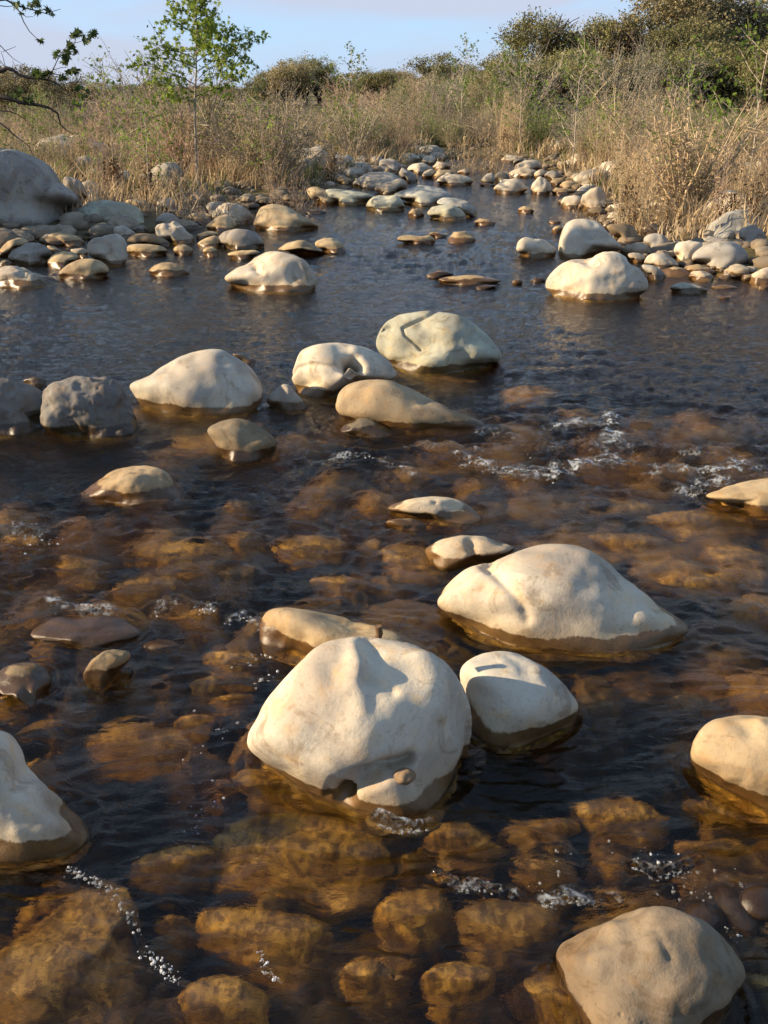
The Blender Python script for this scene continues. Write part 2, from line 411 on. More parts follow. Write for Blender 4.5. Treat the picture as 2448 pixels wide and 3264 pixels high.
# ------------------------------------------------------------------ rocks
_ico = {}
def ico(level):
    if level not in _ico:
        bm = bmesh.new(); bmesh.ops.create_icosphere(bm, subdivisions=level, radius=1.0)
        V = np.array([v.co[:] for v in bm.verts]); F = np.array([[v.index for v in f.verts] for f in bm.faces]); bm.free()
        _ico[level] = (V/np.linalg.norm(V, axis=1)[:, None], F)
    return _ico[level]
_edg = {}
def edges_of(level):
    if level not in _edg:
        F = ico(level)[1]; e = np.sort(np.concatenate([F[:, [0, 1]], F[:, [1, 2]], F[:, [2, 0]]]), 1); _edg[level] = np.unique(e, axis=0)
    return _edg[level]
NB = 96
def poly_radius(poly, c):
    """distance from c to the outline for NB directions"""
    th = (np.arange(NB)+.5)/NB*2*math.pi; R = np.zeros(NB)
    Q = np.vstack([poly, poly[:1]])-c
    for i in range(len(poly)):
        a = Q[i]; b = Q[i+1]; e = b-a
        dx, dy = np.cos(th), np.sin(th)
        den = dx*e[1]-dy*e[0]; den = np.where(abs(den) < 1e-9, 1e-9, den)
        t = (a[0]*e[1]-a[1]*e[0])/den; s = (a[0]*dy-a[1]*dx)/den
        R = np.maximum(R, np.where((s >= 0) & (s <= 1) & (t > 0), t, 0))
    return np.where(R <= 0, R[R > 0].mean() if (R > 0).any() else 1, R)
def smooth_poly(poly, rounds=2):
    for _ in range(rounds):
        a = poly; b = np.roll(poly, -1, 0)
        poly = np.stack([.75*a+.25*b, .25*a+.75*b], 1).reshape(-1, 2)
    return poly
def psmooth(a, k=1):
    for _ in range(k): a = .25*np.roll(a, 1)+.5*a+.25*np.roll(a, -1)
    return a
def area_centroid(p):
    x, y = p.T; x2, y2 = np.roll(x, -1), np.roll(y, -1); cr = x*y2-x2*y; A = cr.sum()/2
    return np.array([((x+x2)*cr).sum(), ((y+y2)*cr).sum()])/(6*A), abs(A)
rock_foot = []
def build_rock(name, poly, seed, color, style='r', k=.8, zb=None, h=None, ddents=(), dents=(), level=None, pw=None):
    rng = np.random.RandomState(seed*7+3)
    poly = smooth_poly(np.asarray(poly, float), 2)
    u0, v0 = poly.min(0); u1, v1 = poly.max(0); um = (u0+u1)/2
    sub = style == 's'
    if zb is None:
        if sub: zb = -.11
        else:
            zb = 0.
            for _ in range(4):
                q = on_z(um, v1, zb, 60); zb = max(0., ter(q[0], q[1])) if river_sd(q[:1], q[1:2])[0] > .12 else 0.
    q = on_z(um, v1, zb, 60); yf = q[1]
    dpt = project(q[None])[2][0]
    W = (u1-u0)*dpt/FPX
    if sub: poly = poly.mean(0)+(poly-poly.mean(0))*1.15
    if sub and h is None: h = .095
    if h is not None:
        qb = on_z(um, v0, min(zb+h*.9, CAM_H-.3), 60); Dp = max((qb[1]-yf)*1.08, W*.35); H = h
        if not sub: Dp = min(Dp, W*1.8)
    else:
        Dp = k*W; qt = at_y(um, v0, yf+.5*Dp); H = qt[2]-zb
        if H < .03*W+.01:
            H = .12*W+.01
    yc = yf+Dp/2; zt_cap = -.014
    pix = max(u1-u0, v1-v0)/3.1875
    if level is None: level = 6 if pix > 100 else 5 if pix > 34 else 4 if pix > 14 else 3
    V, F = ico(level); V = V.copy()
    # boulder form: unit ball cut by soft planes, then waved
    npl, hmin, na = {'r': (7, .80, .10), 'a': (11, .66, .10), 'x': (12, .66, .16), 's': (8, .74, .12), 'f': (6, .78, .08)}[style]
    r = np.ones(len(V))*1.02
    for i in range(npl):
        n = rng.normal(size=3); n /= np.linalg.norm(n); hh = hmin+(1-hmin)*rng.rand()
        dn = V@n; ri = np.where(dn > .05, hh/np.maximum(dn, .05), 9.)
        kk = 14. if style in 'rsf' else 30.
        r = -np.log(np.exp(-kk*r)+np.exp(-kk*np.minimum(ri, 9)))/kk
    r = r*(1+na*fbm(V*1.3+seed*3.7, 2))
    B = V*r[:, None]
    hb = min(max(H*.7, .05), .35) if zb <= 0.001 or sub else H*.6
    sq = .86 if style != 'f' else .7
    Bz = np.where(B[:, 2] > 0, np.sign(B[:, 2])*abs(B[:, 2])**sq*H/max(B[:, 2].max(), .5)**sq, B[:, 2]*hb)
    P = np.stack([q[0]*(yc/yf)*1. + B[:, 0]*W/2 - 0*um, yc+B[:, 1]*Dp/2, zb+Bz], 1)
    P[:, 0] += (at_y(um, (v0+v1)/2, yc)[0]-q[0]*(yc/yf))
    c, _ = area_centroid(poly)
    Rt = poly_radius(poly, c)
    Hr = max(P[:, 2].max()-zb, 1e-3)
    E_ = edges_of(level); deg = np.bincount(E_.ravel(), minlength=len(P)).astype(float)
    def lap(A, k):
        for _ in range(k):
            S_ = np.stack([np.bincount(E_[:, 0], A[E_[:, 1], j], len(A))+np.bincount(E_[:, 1], A[E_[:, 0], j], len(A)) for j in range(A.shape[1])], 1)
            A = .4*A+.6*S_/deg[:, None]
        return A
    nl = {3: 2, 4: 4, 5: 8, 6: 14, 7: 26}[level]
    for it in range(11):
        u, v, d = project(P)
        du, dv = u-c[0], v-c[1]; th = np.arctan2(dv, du) % (2*math.pi); rr = np.hypot(du, dv)
        b = np.minimum((th/(2*math.pi)*NB).astype(int), NB-1)
        em = P[:, 2] >= zb
        Rc = np.zeros(NB); np.maximum.at(Rc, b[em], rr[em])
        z0, z1 = P[E_[:, 0], 2]-zb, P[E_[:, 1], 2]-zb; cx = (z0*z1) < 0
        if cx.any():
            t_ = (z0[cx]/(z0[cx]-z1[cx]))[:, None]; Cp = P[E_[cx, 0]]*(1-t_)+P[E_[cx, 1]]*t_; cu, cv, _d = project(Cp)
            ct = np.arctan2(cv-c[1], cu-c[0]) % (2*math.pi); np.maximum.at(Rc, np.minimum((ct/(2*math.pi)*NB).astype(int), NB-1), np.hypot(cu-c[0], cv-c[1]))
        good = Rc > 0
        if good.sum() < 8: break
        xs = np.arange(NB); Rc = np.interp(xs, xs[good], Rc[good], period=NB)
        f = np.clip(Rt/np.maximum(Rc, 1e-6), .55, 1.7); f = psmooth(f, 2)
        t = th/(2*math.pi)*NB-.5; i0 = np.floor(t).astype(int); ft = t-i0
        fv = f[i0 % NB]*(1-ft)+f[(i0+1) % NB]*ft
        mv = (fv-1)*.85
        Du, Dv = du*mv, dv*mv
        Dm = np.zeros_like(P); Dm[:, 0] = Du*d/FPX
        wz = sstep(0, .30, (P[:, 2]-zb)/Hr)
        eps = .01; Py = P.copy(); Py[:, 1] += eps; dvdy = (project(Py)[1]-v)/eps
        dy = np.clip((1-wz)*Dv/np.where(abs(dvdy) < 1, -1, dvdy), -.25*Dp, .25*Dp)
        Dm[:, 1] = dy
        rest = Dv-dy*dvdy
        dz = -rest*d/FPX/CA
        up_ok = np.where(dz < 0, 1., sstep(zb-.15*Hr, zb+.05*Hr, P[:, 2]))
        Dm[:, 2] = dz*(.3+.7*wz)*up_ok
        P = P+lap(Dm, nl if it < 9 else nl//2)
        Hr = max(P[:, 2].max()-zb, 1e-3)
    lowm = np.exp(-((P[:, 2]-zb)/(.12*Hr+.01))**2)[:, None]*.8; P = P*(1-lowm)+lap(P, nl)*lowm
    if not sub:   # below the water line (or the soil) the footprint closes in evenly
        z0, z1 = P[E_[:, 0], 2]-zb, P[E_[:, 1], 2]-zb; cx = (z0*z1) < 0
        if cx.sum() > 12:
            t_ = (z0[cx]/(z0[cx]-z1[cx]))[:, None]; Cp = P[E_[cx, 0]]*(1-t_)+P[E_[cx, 1]]*t_
            cc = (Cp[:, :2].min(0)+Cp[:, :2].max(0))/2; NA = 48; az = np.arctan2(Cp[:, 1]-cc[1], Cp[:, 0]-cc[0]) % (2*math.pi)
            Ra = np.zeros(NA); np.maximum.at(Ra, np.minimum((az/(2*math.pi)*NA).astype(int), NA-1), np.hypot(Cp[:, 0]-cc[0], Cp[:, 1]-cc[1]))
            gd = Ra > 0; Ra = psmooth(np.interp(np.arange(NA), np.arange(NA)[gd], Ra[gd], period=NA), 2)
            lo = P[:, 2] < zb; q_ = P[lo, :2]-cc; a_ = np.arctan2(q_[:, 1], q_[:, 0]) % (2*math.pi); ta = a_/(2*math.pi)*NA-.5; ia = np.floor(ta).astype(int); fa = ta-ia
            rA = Ra[ia % NA]*(1-fa)+Ra[(ia+1) % NA]*fa; dm = max(zb-P[:, 2].min(), .01); tt = np.clip((zb-P[lo, 2])/dm, 0, 1); rn = rA*np.sqrt(np.maximum(0, 1-tt**2.2))
            ro = np.hypot(q_[:, 0], q_[:, 1])+1e-9; P[lo, 0] = cc[0]+q_[:, 0]/ro*rn; P[lo, 1] = cc[1]+q_[:, 1]/ro*rn
            P[lo, 2] = zb-tt*min(dm, hb*1.3)
            m_ = lo[:, None]*.9; P = P*(1-m_)+lap(P, nl)*m_
    if sub: P[:, 2] = np.where(P[:, 2] > zt_cap-.03, zt_cap-.03+.03*np.tanh((P[:, 2]-zt_cap+.03)/.03), P[:, 2])
    # surface relief
    o = P.mean(0); S = (W+Dp)/2
    nrm = vnormals(P, F)
    Q = (P-o)/S
    am = {'r': .007, 'a': .016, 'x': .030, 's': .014, 'f': .008}[style]*S
    dsp = am*fbm(Q*3.2+seed, 3) + .12*am*fbm(Q*12+seed, 3)
    if style == 'x':
        dsp = dsp + am*.9*(-abs(fbm(Q*5+3, 4))) - .012*np.maximum(0, fbm(Q*14+9, 2)-.55)*2
    P = P+nrm*dsp[:, None]
    # dents: (u,v,radius_px,depth_px) chains in the photograph pushed into the near surface
    if dents:
        for (line, rad, dep) in dents:
            u, v, d = project(P); face = (nrm@np.array([0, -CA, SA])) > -.25
            L_ = np.array(line, float); best = np.full(len(P), 1e9)
            pp = np.stack([u, v], 1)
            if len(L_) == 1: best = np.hypot(*(pp-L_[0]).T)
            for i in range(len(L_)-1):
                a, b_ = L_[i], L_[i+1]; e = b_-a; t = np.clip(((pp-a)@e)/(e@e), 0, 1); best = np.minimum(best, np.hypot(*((pp-a)-t[:, None]*e).T))
            wgt = np.exp(-(best/rad)**2*1.2)*face
            P = P-nrm*(wgt*dep*d/FPX)[:, None]
    o = np.array([P[:, 0].mean(), P[:, 1].mean(), zb])
    ob = mk(name, P-o, F, M_ROCK, loc=tuple(o)); ob.color = (*color, 1)
    rock_foot.append((o[0], o[1], W/2, Dp/2, P[:, 2].max(), zb, seed))
    return ob
def vnormals(P, F):
    a = P[F[:, 1]]-P[F[:, 0]]; b = P[F[:, 2]]-P[F[:, 0]]; n = np.cross(a, b)
    N_ = np.zeros_like(P)
    for i in range(3): np.add.at(N_, F[:, i], n)
    return N_/(np.linalg.norm(N_, axis=1)[:, None]+1e-12)

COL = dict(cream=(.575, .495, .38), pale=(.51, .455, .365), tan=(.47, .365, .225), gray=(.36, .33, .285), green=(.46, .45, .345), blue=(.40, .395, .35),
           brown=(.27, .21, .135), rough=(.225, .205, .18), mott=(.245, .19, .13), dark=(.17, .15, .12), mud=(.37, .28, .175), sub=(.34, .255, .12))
CROP = dict(A=(0, 400, .49427), B=(800, 400, .50633), C=(1608, 400, .50633), D=(0, 900, .7378), E=(1224, 900, .7378), F=(0, 1700, .7378), G=(1224, 1700, .7378),
            H=(0, 2400, .7378), I=(1224, 2400, .7378), Z=(0, 0, D))
# view ; outline ; colour ; style and numbers ; name ; label
ROCKS = """
Z;527,1600 545,1560 580,1500 640,1440 690,1390 750,1372 820,1376 900,1390 950,1415 990,1460 1020,1520 1028,1590 1015,1650 985,1720 930,1770 870,1782 790,1760 740,1740 660,1715 600,1670 545,1635;cream;r k=.85 level=7;boulder;big squarish cream boulder with a dimpled top and an undercut notch holding a pebble
Z;940,1310 950,1275 980,1240 1020,1215 1080,1205 1130,1185 1180,1172 1240,1175 1300,1200 1340,1235 1390,1275 1450,1320 1500,1350 1500,1370 1450,1395 1400,1408 1300,1415 1200,1412 1100,1395 1020,1365 960,1335;cream;r k=.62 level=7;boulder;widest smooth cream boulder with a long crease and a pointed end
Z;990,1450 1010,1425 1050,1408 1100,1405 1150,1425 1200,1455 1240,1500 1258,1540 1230,1570 1150,1600 1080,1620 1020,1600 1000,1520;pale;r k=.9;boulder;rounded grey boulder shaded by the big cream boulder with only its rim sunlit
Z;557,1372 565,1330 590,1308 640,1310 700,1325 770,1338 860,1360 930,1390 968,1425 900,1440 750,1440 640,1440 570,1430;tan;r k=.5;boulder;long tan boulder lying behind the big cream boulder with a dark hollow in its front
Z;910,1190 940,1168 990,1155 1040,1157 1080,1165 1115,1180 1110,1200 1050,1215 1000,1215 960,1240 930,1215;cream;r k=.6;river_rock;low two-humped cream rock just behind the widest cream boulder
Z;1487,1640 1500,1590 1530,1555 1580,1544 1640,1545 1720,1560 1760,1650 1740,1780 1659,1755 1560,1700 1500,1670;tan;r k=.9;boulder;domed boulder cut by the picture edge with peeling yellow and tan patches
Z;1192,2065 1240,2020 1320,1985 1380,1965 1420,1952 1480,1965 1540,2000 1590,2060 1620,2110 1560,2200 1480,2300 1400,2360 1300,2290 1230,2170;mott;a h=.13;boulder;mottled brown and grey boulder in the lower corner with a ridge down its middle
Z;-150,1600 -60,1570 0,1576 30,1585 50,1620 60,1660 120,1720 170,1760 203,1800 190,1840 120,1850 40,1870 -60,1870 -150,1800;pale;a h=.24;boulder;grey cream boulder at the near left edge sloping down to a dark wet foot
E;0,975 60,945 150,925 240,923 330,940 400,980 435,1030 420,1050 300,1040 150,1015 30,1000;cream;r k=.45;river_rock;low pale slab rock with one small hole on top, below the white riffle
E;0,1030 60,1018 140,1020 185,1045 180,1075 100,1080 20,1060;tan;r k=.5;river_rock;small flat tan rock right below the low pale slab rock
E;1360,930 1450,885 1550,860 1659,845 1800,850 1850,1000 1659,1040 1550,980 1440,950;tan;f h=.10;boulder;low wet tan ledge rock washed by the riffle at the picture edge
Z;811,730 825,700 850,680 900,672 960,670 1010,685 1050,720 1080,755 1088,775 1060,795 1000,805 920,812 860,800 815,760;green;a k=.7 level=7;boulder;large greenish cream boulder with a zigzag crack down its face
Z;625,812 640,780 650,752 690,741 740,740 790,748 835,770 858,800 860,822 820,830 760,835 720,860 680,868 645,850;cream;r k=.7 level=7;boulder;smooth white boulder with a round pothole eaten into it
Z;722,878 735,835 775,818 830,818 880,835 940,865 1000,890 1050,905 1062,930 1030,937 950,935 850,930 790,925 735,905;mud;r k=.5;boulder;long tapering tan and brown boulder in front of the potholed boulder
D;1455,650 1500,600 1570,580 1640,600 1700,640 1710,680 1600,665 1500,660;dark;r k=.8;river_rock;dark wet rounded rock at the thick end of the tapering tan boulder
D;885,640 930,605 1000,587 1060,590 1120,620 1180,660 1208,700 1180,745 1100,770 1010,775 950,740 920,680;brown;r k=.8;boulder;brown wet boulder with the stream sliding over its left shoulder
D;1150,500 1190,460 1240,428 1290,490 1340,545 1310,560 1230,560 1150,530;gray;a k=.7;river_rock;small pointed grey rock like a fin beside the potholed boulder
D;540,437 640,400 720,340 800,305 880,283 950,282 1000,310 1070,350 1120,410 1143,480 1130,540 1060,580 940,585 800,575 680,560 600,540 570,470;pale;r k=.65;boulder;large smooth pale boulder with a shadow across its foot, beside the pitted dark boulder
D;1000,303 1050,315 1110,335 1112,343 1080,350 1040,340 1010,320;gray;a k=.4;river_rock;thin grey rock tip poking out behind the large smooth pale boulder
D;185,450 260,415 330,408 400,405 470,400 520,430 550,480 580,560 615,620 600,665 480,675 380,660 280,660 180,640 175,540;rough;x k=.6;boulder;rough dark grey boulder full of small pits
D;-160,470 -60,415 40,408 90,432 150,445 185,470 200,560 205,620 190,645 100,660 0,660 -150,655;rough;x k=.6;boulder;rough dark grey boulder cut by the left edge beside the pitted one
D;90,425 140,408 190,412 200,430 190,445 120,445;gray;a k=.5;river_rock;small grey rock top peeping over the notch between the two rough dark boulders
D;335,920 400,860 500,810 600,790 680,795 740,840 790,910 790,950 700,970 560,955 430,950 350,940;mud;a k=.7;boulder;humped orange tan boulder alone in the dark left water
Z;474,606 500,585 540,568 560,548 590,541 620,545 655,556 675,580 689,612 680,628 640,632 560,628 500,618;cream;a k=.65;boulder;white boulder with a low ramp on one side, standing alone in the calm pool
C;255,1000 280,930 340,870 420,840 520,835 600,800 680,788 740,800 800,850 860,900 900,960 905,1010 880,1070 800,1095 650,1100 450,1095 300,1075 262,1050;cream;a k=.6;boulder;biggest bright cream boulder on the right bank with a brown water line
C;337,800 345,720 370,650 400,605 450,590 520,590 580,600 640,660 700,720 745,770 740,800 640,800 520,830 440,845 345,835;pale;r k=.7;boulder;tall domed pale boulder right behind the biggest bright one
C;70,770 90,720 130,703 200,715 260,720 300,755 330,780 325,820 270,838 150,835 80,800;cream;a k=.6;river_rock;flat topped cream rock standing in the water beside the domed boulder
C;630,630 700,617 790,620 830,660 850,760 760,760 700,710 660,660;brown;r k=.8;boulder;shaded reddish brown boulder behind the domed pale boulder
C;750,790 760,755 790,748 815,765 810,795 770,815;gray;a;river_rock;knobbly little grey rock at the foot of the domed boulder
C;800,800 830,768 865,768 885,800 860,810;pale;r;river_rock;small round pale rock touching the knobbly little grey one
C;768,815 800,800 860,805 888,830 870,870 820,865;cream;r;river_rock;small cream rock in front of the two tiny round ones
C;872,870 900,815 950,800 1010,803 1070,840 1115,890 1060,910 980,920 900,895;pale;r;river_rock;wedge shaped cream rock right of the biggest bright boulder
C;855,880 900,875 960,890 1010,930 1020,970 950,980 900,930;gray;r;river_rock;grey rock half hidden behind the right end of the biggest bright boulder
C;1075,800 1085,750 1130,730 1200,728 1260,740 1220,790 1180,870 1120,875 1085,845;cream;r;boulder;smooth cream boulder leaning on the big grey oval one
C;1170,860 1190,800 1250,755 1330,730 1420,727 1490,755 1540,810 1530,870 1460,910 1360,915 1250,890;gray;r k=.7;boulder;big grey oval boulder below the multi-stemmed bush
C;1120,905 1150,880 1220,875 1300,895 1335,925 1320,945 1200,945 1150,930;tan;r;river_rock;flat tan rock under the big grey oval boulder
C;1148,955 1180,920 1240,913 1300,930 1325,960 1310,985 1200,975;cream;r;river_rock;small cream mound at the water's edge below the flat tan rock
C;1335,965 1370,935 1410,932 1440,965 1380,975;pale;a;river_rock;tiny pointed pale rock right of the cream mound
C;1450,930 1500,895 1560,883 1600,900 1560,940 1490,960;gray;a;river_rock;grey wedge rock near the right edge below the oval boulder
C;1505,970 1560,930 1640,895 1700,890 1740,940 1720,1000 1600,1005 1540,990;cream;r;river_rock;pale rock cut by the right edge at the waterline
C;1035,1020 1080,990 1150,988 1240,1010 1300,1045 1260,1060 1120,1060 1050,1045;blue;f k=.4;river_rock;flat wet grey rock lying in shallow water near the right edge
C;1290,1015 1350,1002 1440,1005 1490,1028 1400,1030 1300,1025;cream;f k=.4;river_rock;thin flat cream stone beside the flat wet grey rock
C;1590,1018 1620,1003 1680,1005 1690,1025 1610,1030;cream;f k=.4;river_rock;small flat cream stone below the rock cut by the right edge
C;1335,1085 1390,1073 1430,1085 1400,1095 1345,1093;tan;f k=.5;river_rock;tiny flat stone alone in the shallows below the thin cream stone
C;40,1000 60,970 100,968 120,990 90,1003;tan;r;river_rock;little round brown stone left of the biggest bright boulder
C;155,975 210,955 260,965 260,985 170,985;brown;f k=.5;river_rock;dark low rock tucked at the left foot of the biggest bright boulder
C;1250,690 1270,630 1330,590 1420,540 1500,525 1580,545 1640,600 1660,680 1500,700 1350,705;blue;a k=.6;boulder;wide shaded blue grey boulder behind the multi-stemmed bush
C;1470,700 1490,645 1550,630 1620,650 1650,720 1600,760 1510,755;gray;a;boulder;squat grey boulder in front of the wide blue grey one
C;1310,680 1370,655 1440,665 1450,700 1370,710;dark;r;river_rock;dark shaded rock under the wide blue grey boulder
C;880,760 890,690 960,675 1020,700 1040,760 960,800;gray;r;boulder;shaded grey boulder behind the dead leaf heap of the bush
C;640,580 680,550 740,545 790,580 780,610 680,615;cream;r;river_rock;cream rock among stems just above the shaded reddish boulder
C;640,510 700,490 750,500 740,540 670,550;cream;r;river_rock;pale round rock half hidden in dry stems near the right shore
C;1370,520 1420,510 1440,545 1390,560;cream;r;river_rock;small bright rock high on the right bank among dry stems
C;1410,380 1440,360 1460,380 1440,400;cream;r;river_rock;tiny bright rock highest on the right bank
C;590,600 615,580 640,600 620,620;tan;r;river_rock;tiny tan rock at the waterline left of the shaded reddish boulder
C;1240,705 1320,700 1420,715 1430,735 1260,735;gray;f;river_rock;long flat shaded rock behind the big grey oval boulder
C;880,800 910,780 950,780 950,805 900,820;tan;r;river_rock;small tan rock above the wedge shaped cream rock
C;1010,805 1050,785 1080,795 1085,835 1040,820;cream;r;river_rock;small cream rock wedged left of the leaning cream boulder
C;1570,775 1620,762 1700,765 1700,810 1600,810;gray;r;river_rock;grey rock at the right edge below the squat grey boulder
C;1550,850 1580,825 1640,835 1640,860 1570,865;tan;r;river_rock;little tan rock at the right end of the big grey oval boulder
C;165,390 200,340 235,318 270,345 298,395 290,430 240,438 180,432;cream;a;boulder;bright pointed rock like a tooth on the far shore of the pool
C;348,505 370,460 420,440 480,445 492,480 480,520 420,525;cream;r;river_rock;rounded cream rock at the left of the far right-bank cluster
C;485,480 510,430 560,390 620,390 640,450 640,530 580,540 500,530;cream;a;boulder;tall bright cream rock at the water in the far right-bank cluster
C;440,420 490,380 560,362 590,390 560,420 490,440;cream;r;river_rock;sloping cream rock resting behind the tall bright cluster rock
C;460,370 490,330 540,312 580,330 580,370 520,385;pale;r;river_rock;pale rock topmost of the far right-bank cluster
C;340,380 380,350 430,348 470,380 440,398 360,395;tan;r;river_rock;low oval tan rock lying on the far ledge
C;285,350 330,330 380,335 385,360 340,385 300,380;brown;a;river_rock;dark angular rock right of the bright tooth rock
C;290,400 440,395 440,430 380,438 295,435;tan;f k=.4;river_rock;flat brown ledge between the tooth rock and the cream cluster
C;75,545 100,515 140,505 180,525 188,550 140,556;tan;r;river_rock;small round tan rock alone in mid channel
C;270,608 310,595 355,600 360,615 300,620;tan;f;river_rock;tiny flat tan rock in the current above the flat topped cream rock
C;290,665 320,635 355,628 365,655 350,680 310,678;tan;a;river_rock;little pointed tan rock at the left of the domed boulder
C;55,270 90,235 160,213 220,220 240,260 200,290 110,300 70,290;cream;r;boulder;broad pale rock at the far bend below dry grass
C;25,300 60,285 100,300 80,318 30,318;tan;r;river_rock;small tan rock under the broad pale rock at the far bend
C;85,320 120,300 170,305 182,325 140,335;cream;r;river_rock;small pale oval above the bright tooth rock
C;185,310 215,275 260,280 270,310 230,335 190,330;cream;r;river_rock;rounded pale rock just above the tooth rock's tip
C;250,310 300,278 350,300 380,330 320,345 260,335;gray;a;river_rock;grey peaked rock behind the tooth rock
C;330,240 360,225 395,235 385,270 340,275;tan;r;river_rock;tan rock in dry grass farthest along the right shore
C;50,225 90,205 130,215 100,235 60,250;gray;r;river_rock;grey rock left of the broad pale rock at the far bend
C;1290,580 1310,555 1345,565 1340,590 1300,598;cream;r;river_rock;little bright rock in front of the wide blue grey boulder
B;15,620 40,540 80,500 180,500 240,515 330,570 400,600 455,650 330,658 150,665 50,655 15,640;tan;r k=.5;boulder;long wedge boulder with dark streaks where the left bank meets the channel
B;390,745 450,712 510,708 560,730 600,780 600,805 540,812 480,800 440,780;tan;r;river_rock;egg shaped tan rock at the head of the small rapid
B;160,780 230,735 320,717 370,735 440,790 510,835 480,820 400,800 300,800 190,795;tan;r k=.5;river_rock;low pointed tan rock left of the egg shaped one
B;630,375 660,335 740,295 820,288 900,300 940,330 960,360 900,385 800,400 700,400 640,390;pale;r k=.7;boulder;big smooth pale dome at the back of the mid-stream rocks
B;770,400 830,365 900,345 960,342 985,360 985,400 920,420 860,440 800,425;cream;a;boulder;bright sloping rock in front of the big smooth dome
B;460,400 550,400 650,410 760,430 790,445 740,480 680,500 560,500 500,480 450,440;green;f k=.5;boulder;long low greenish slab in the mid-stream rocks
B;360,400 400,385 460,400 540,440 560,480 520,500 440,495 380,460 355,430;tan;r;boulder;tan rock at the left end of the long greenish slab
B;715,510 750,460 800,435 860,445 920,435 950,470 975,525 920,542 800,540 730,530;green;a;boulder;split greenish rock standing foremost in the mid-stream rocks
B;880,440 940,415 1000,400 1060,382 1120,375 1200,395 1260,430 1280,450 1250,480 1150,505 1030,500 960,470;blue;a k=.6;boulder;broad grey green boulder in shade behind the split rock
B;1160,500 1190,460 1240,452 1320,465 1390,490 1420,530 1425,580 1380,585 1340,560 1280,520;blue;a;boulder;pale blue grey rock at the right end of the mid-stream rocks
B;1105,550 1130,515 1200,500 1280,500 1330,530 1365,580 1350,600 1260,600 1150,585 1110,570;green;a;boulder;mossy streaked rock in front of the pale blue grey one
B;975,570 1010,530 1050,520 1090,545 1095,575 1040,582;tan;r;river_rock;small tan cone rock left of the mossy streaked rock
B;1390,610 1430,590 1500,587 1550,615 1530,630 1430,628;tan;r k=.6;river_rock;low tan rock right of the mossy streaked rock
B;915,710 950,687 1020,690 1060,700 1110,690 1155,700 1165,740 1120,752 1060,745 990,742 920,730;tan;a k=.4;river_rock;long lumpy tan rock in mid channel
B;1230,725 1270,680 1330,665 1380,680 1415,715 1415,735 1340,742 1250,738;tan;r;river_rock;domed tan rock right of the long lumpy one
B;1110,680 1160,672 1230,685 1250,705 1180,710 1140,700;tan;f k=.5;river_rock;thin tan rock between the lumpy and the domed mid channel rocks
B;1170,980 1200,950 1300,945 1400,942 1500,950 1580,970 1580,995 1480,1005 1300,1003 1190,998;tan;f k=.35;river_rock;long flat loaf shaped rock in the pool below the rapid
B;1405,1020 1450,1005 1540,1003 1560,1015 1480,1032 1420,1030;brown;f k=.5;river_rock;thin brown stone under the loaf shaped rock
B;1080,945 1160,918 1220,912 1300,940 1200,960 1120,965;brown;f k=.5;river_rock;dark wet stone at the left end of the loaf shaped rock
B;475,240 520,200 590,185 640,200 665,250 640,290 600,310 500,290 470,270;gray;r;boulder;large round boulder in stems at the far left shore
B;650,210 680,192 730,195 750,220 700,235 660,225;cream;r;river_rock;small pale rock right of the far round boulder
B;800,250 820,215 880,208 930,230 970,275 930,290 880,285 820,270;gray;r;boulder;grey sloping boulder in the far rock jumble
B;765,265 820,250 880,265 905,290 840,295 780,290;gray;r;river_rock;flat grey rock at the foot of the grey sloping boulder
B;930,215 960,180 1010,172 1060,195 1070,220 1010,230 950,232;pale;r;boulder;pale dome highest in the far rock jumble
B;975,275 1030,240 1080,235 1120,250 1140,280 1100,300 1050,308 1000,295;pale;a;boulder;faceted pale rock in the middle of the far rock jumble
B;935,300 960,278 1010,290 1055,340 1040,360 980,355 940,330;gray;a;boulder;grey wedge at the water in the far rock jumble
B;1075,310 1110,277 1150,280 1155,310 1120,338 1080,330;cream;r;river_rock;small round bright rock at the far water gap
B;1070,220 1120,188 1160,200 1160,235 1120,248 1085,240;cream;r;boulder;bright rock right of the highest pale dome
B;1140,260 1180,230 1240,235 1270,260 1220,280 1150,280;cream;r;river_rock;low pale rock behind the two-lobed far rock
B;1140,325 1170,285 1230,278 1280,285 1270,310 1200,335 1150,340;tan;r;river_rock;two-lobed tan rock in the far jumble
B;1160,350 1200,310 1290,305 1370,318 1405,350 1390,375 1300,380 1190,372;cream;r k=.6;boulder;long rounded cream boulder at the right front of the far jumble
B;1300,300 1330,272 1370,280 1380,310 1330,310;cream;r;river_rock;small cream rock on the back of the long rounded cream boulder
B;1450,350 1465,320 1500,298 1530,320 1540,365 1500,372 1455,368;gray;a;river_rock;upright grey rock at the base of the far grass clump
B;1530,340 1545,300 1590,290 1630,320 1620,360 1560,355;dark;r;river_rock;dark round rock right of the upright grey rock
B;1425,372 1460,362 1540,370 1545,382 1470,385;cream;f k=.5;river_rock;thin pale stone in front of the upright grey rock
B;1520,400 1570,360 1620,337 1690,335 1730,380 1740,420 1650,432 1540,425;cream;r k=.6;boulder;smooth cream hump across the far channel left of the tooth rock
B;450,380 480,350 520,355 530,385 480,390;cream;r;river_rock;small pale rock behind the long greenish slab
B;540,330 590,318 640,345 620,375 550,370;tan;r;river_rock;tan rock left of the big smooth dome
B;400,130 430,115 480,125 500,170 470,200 410,170;gray;r;boulder;grey rock deep in the left thicket behind the far round boulder
B;750,240 760,200 790,190 830,205 830,240 790,255;gray;r;river_rock;small grey upright rock in the far jumble's left side
B;810,195 850,176 880,182 885,205 840,212;pale;r;river_rock;small pale rock on top left of the far jumble
B;340,540 400,525 470,535 480,560 350,560;dark;f;river_rock;flat dark rock in shade behind the long wedge boulder
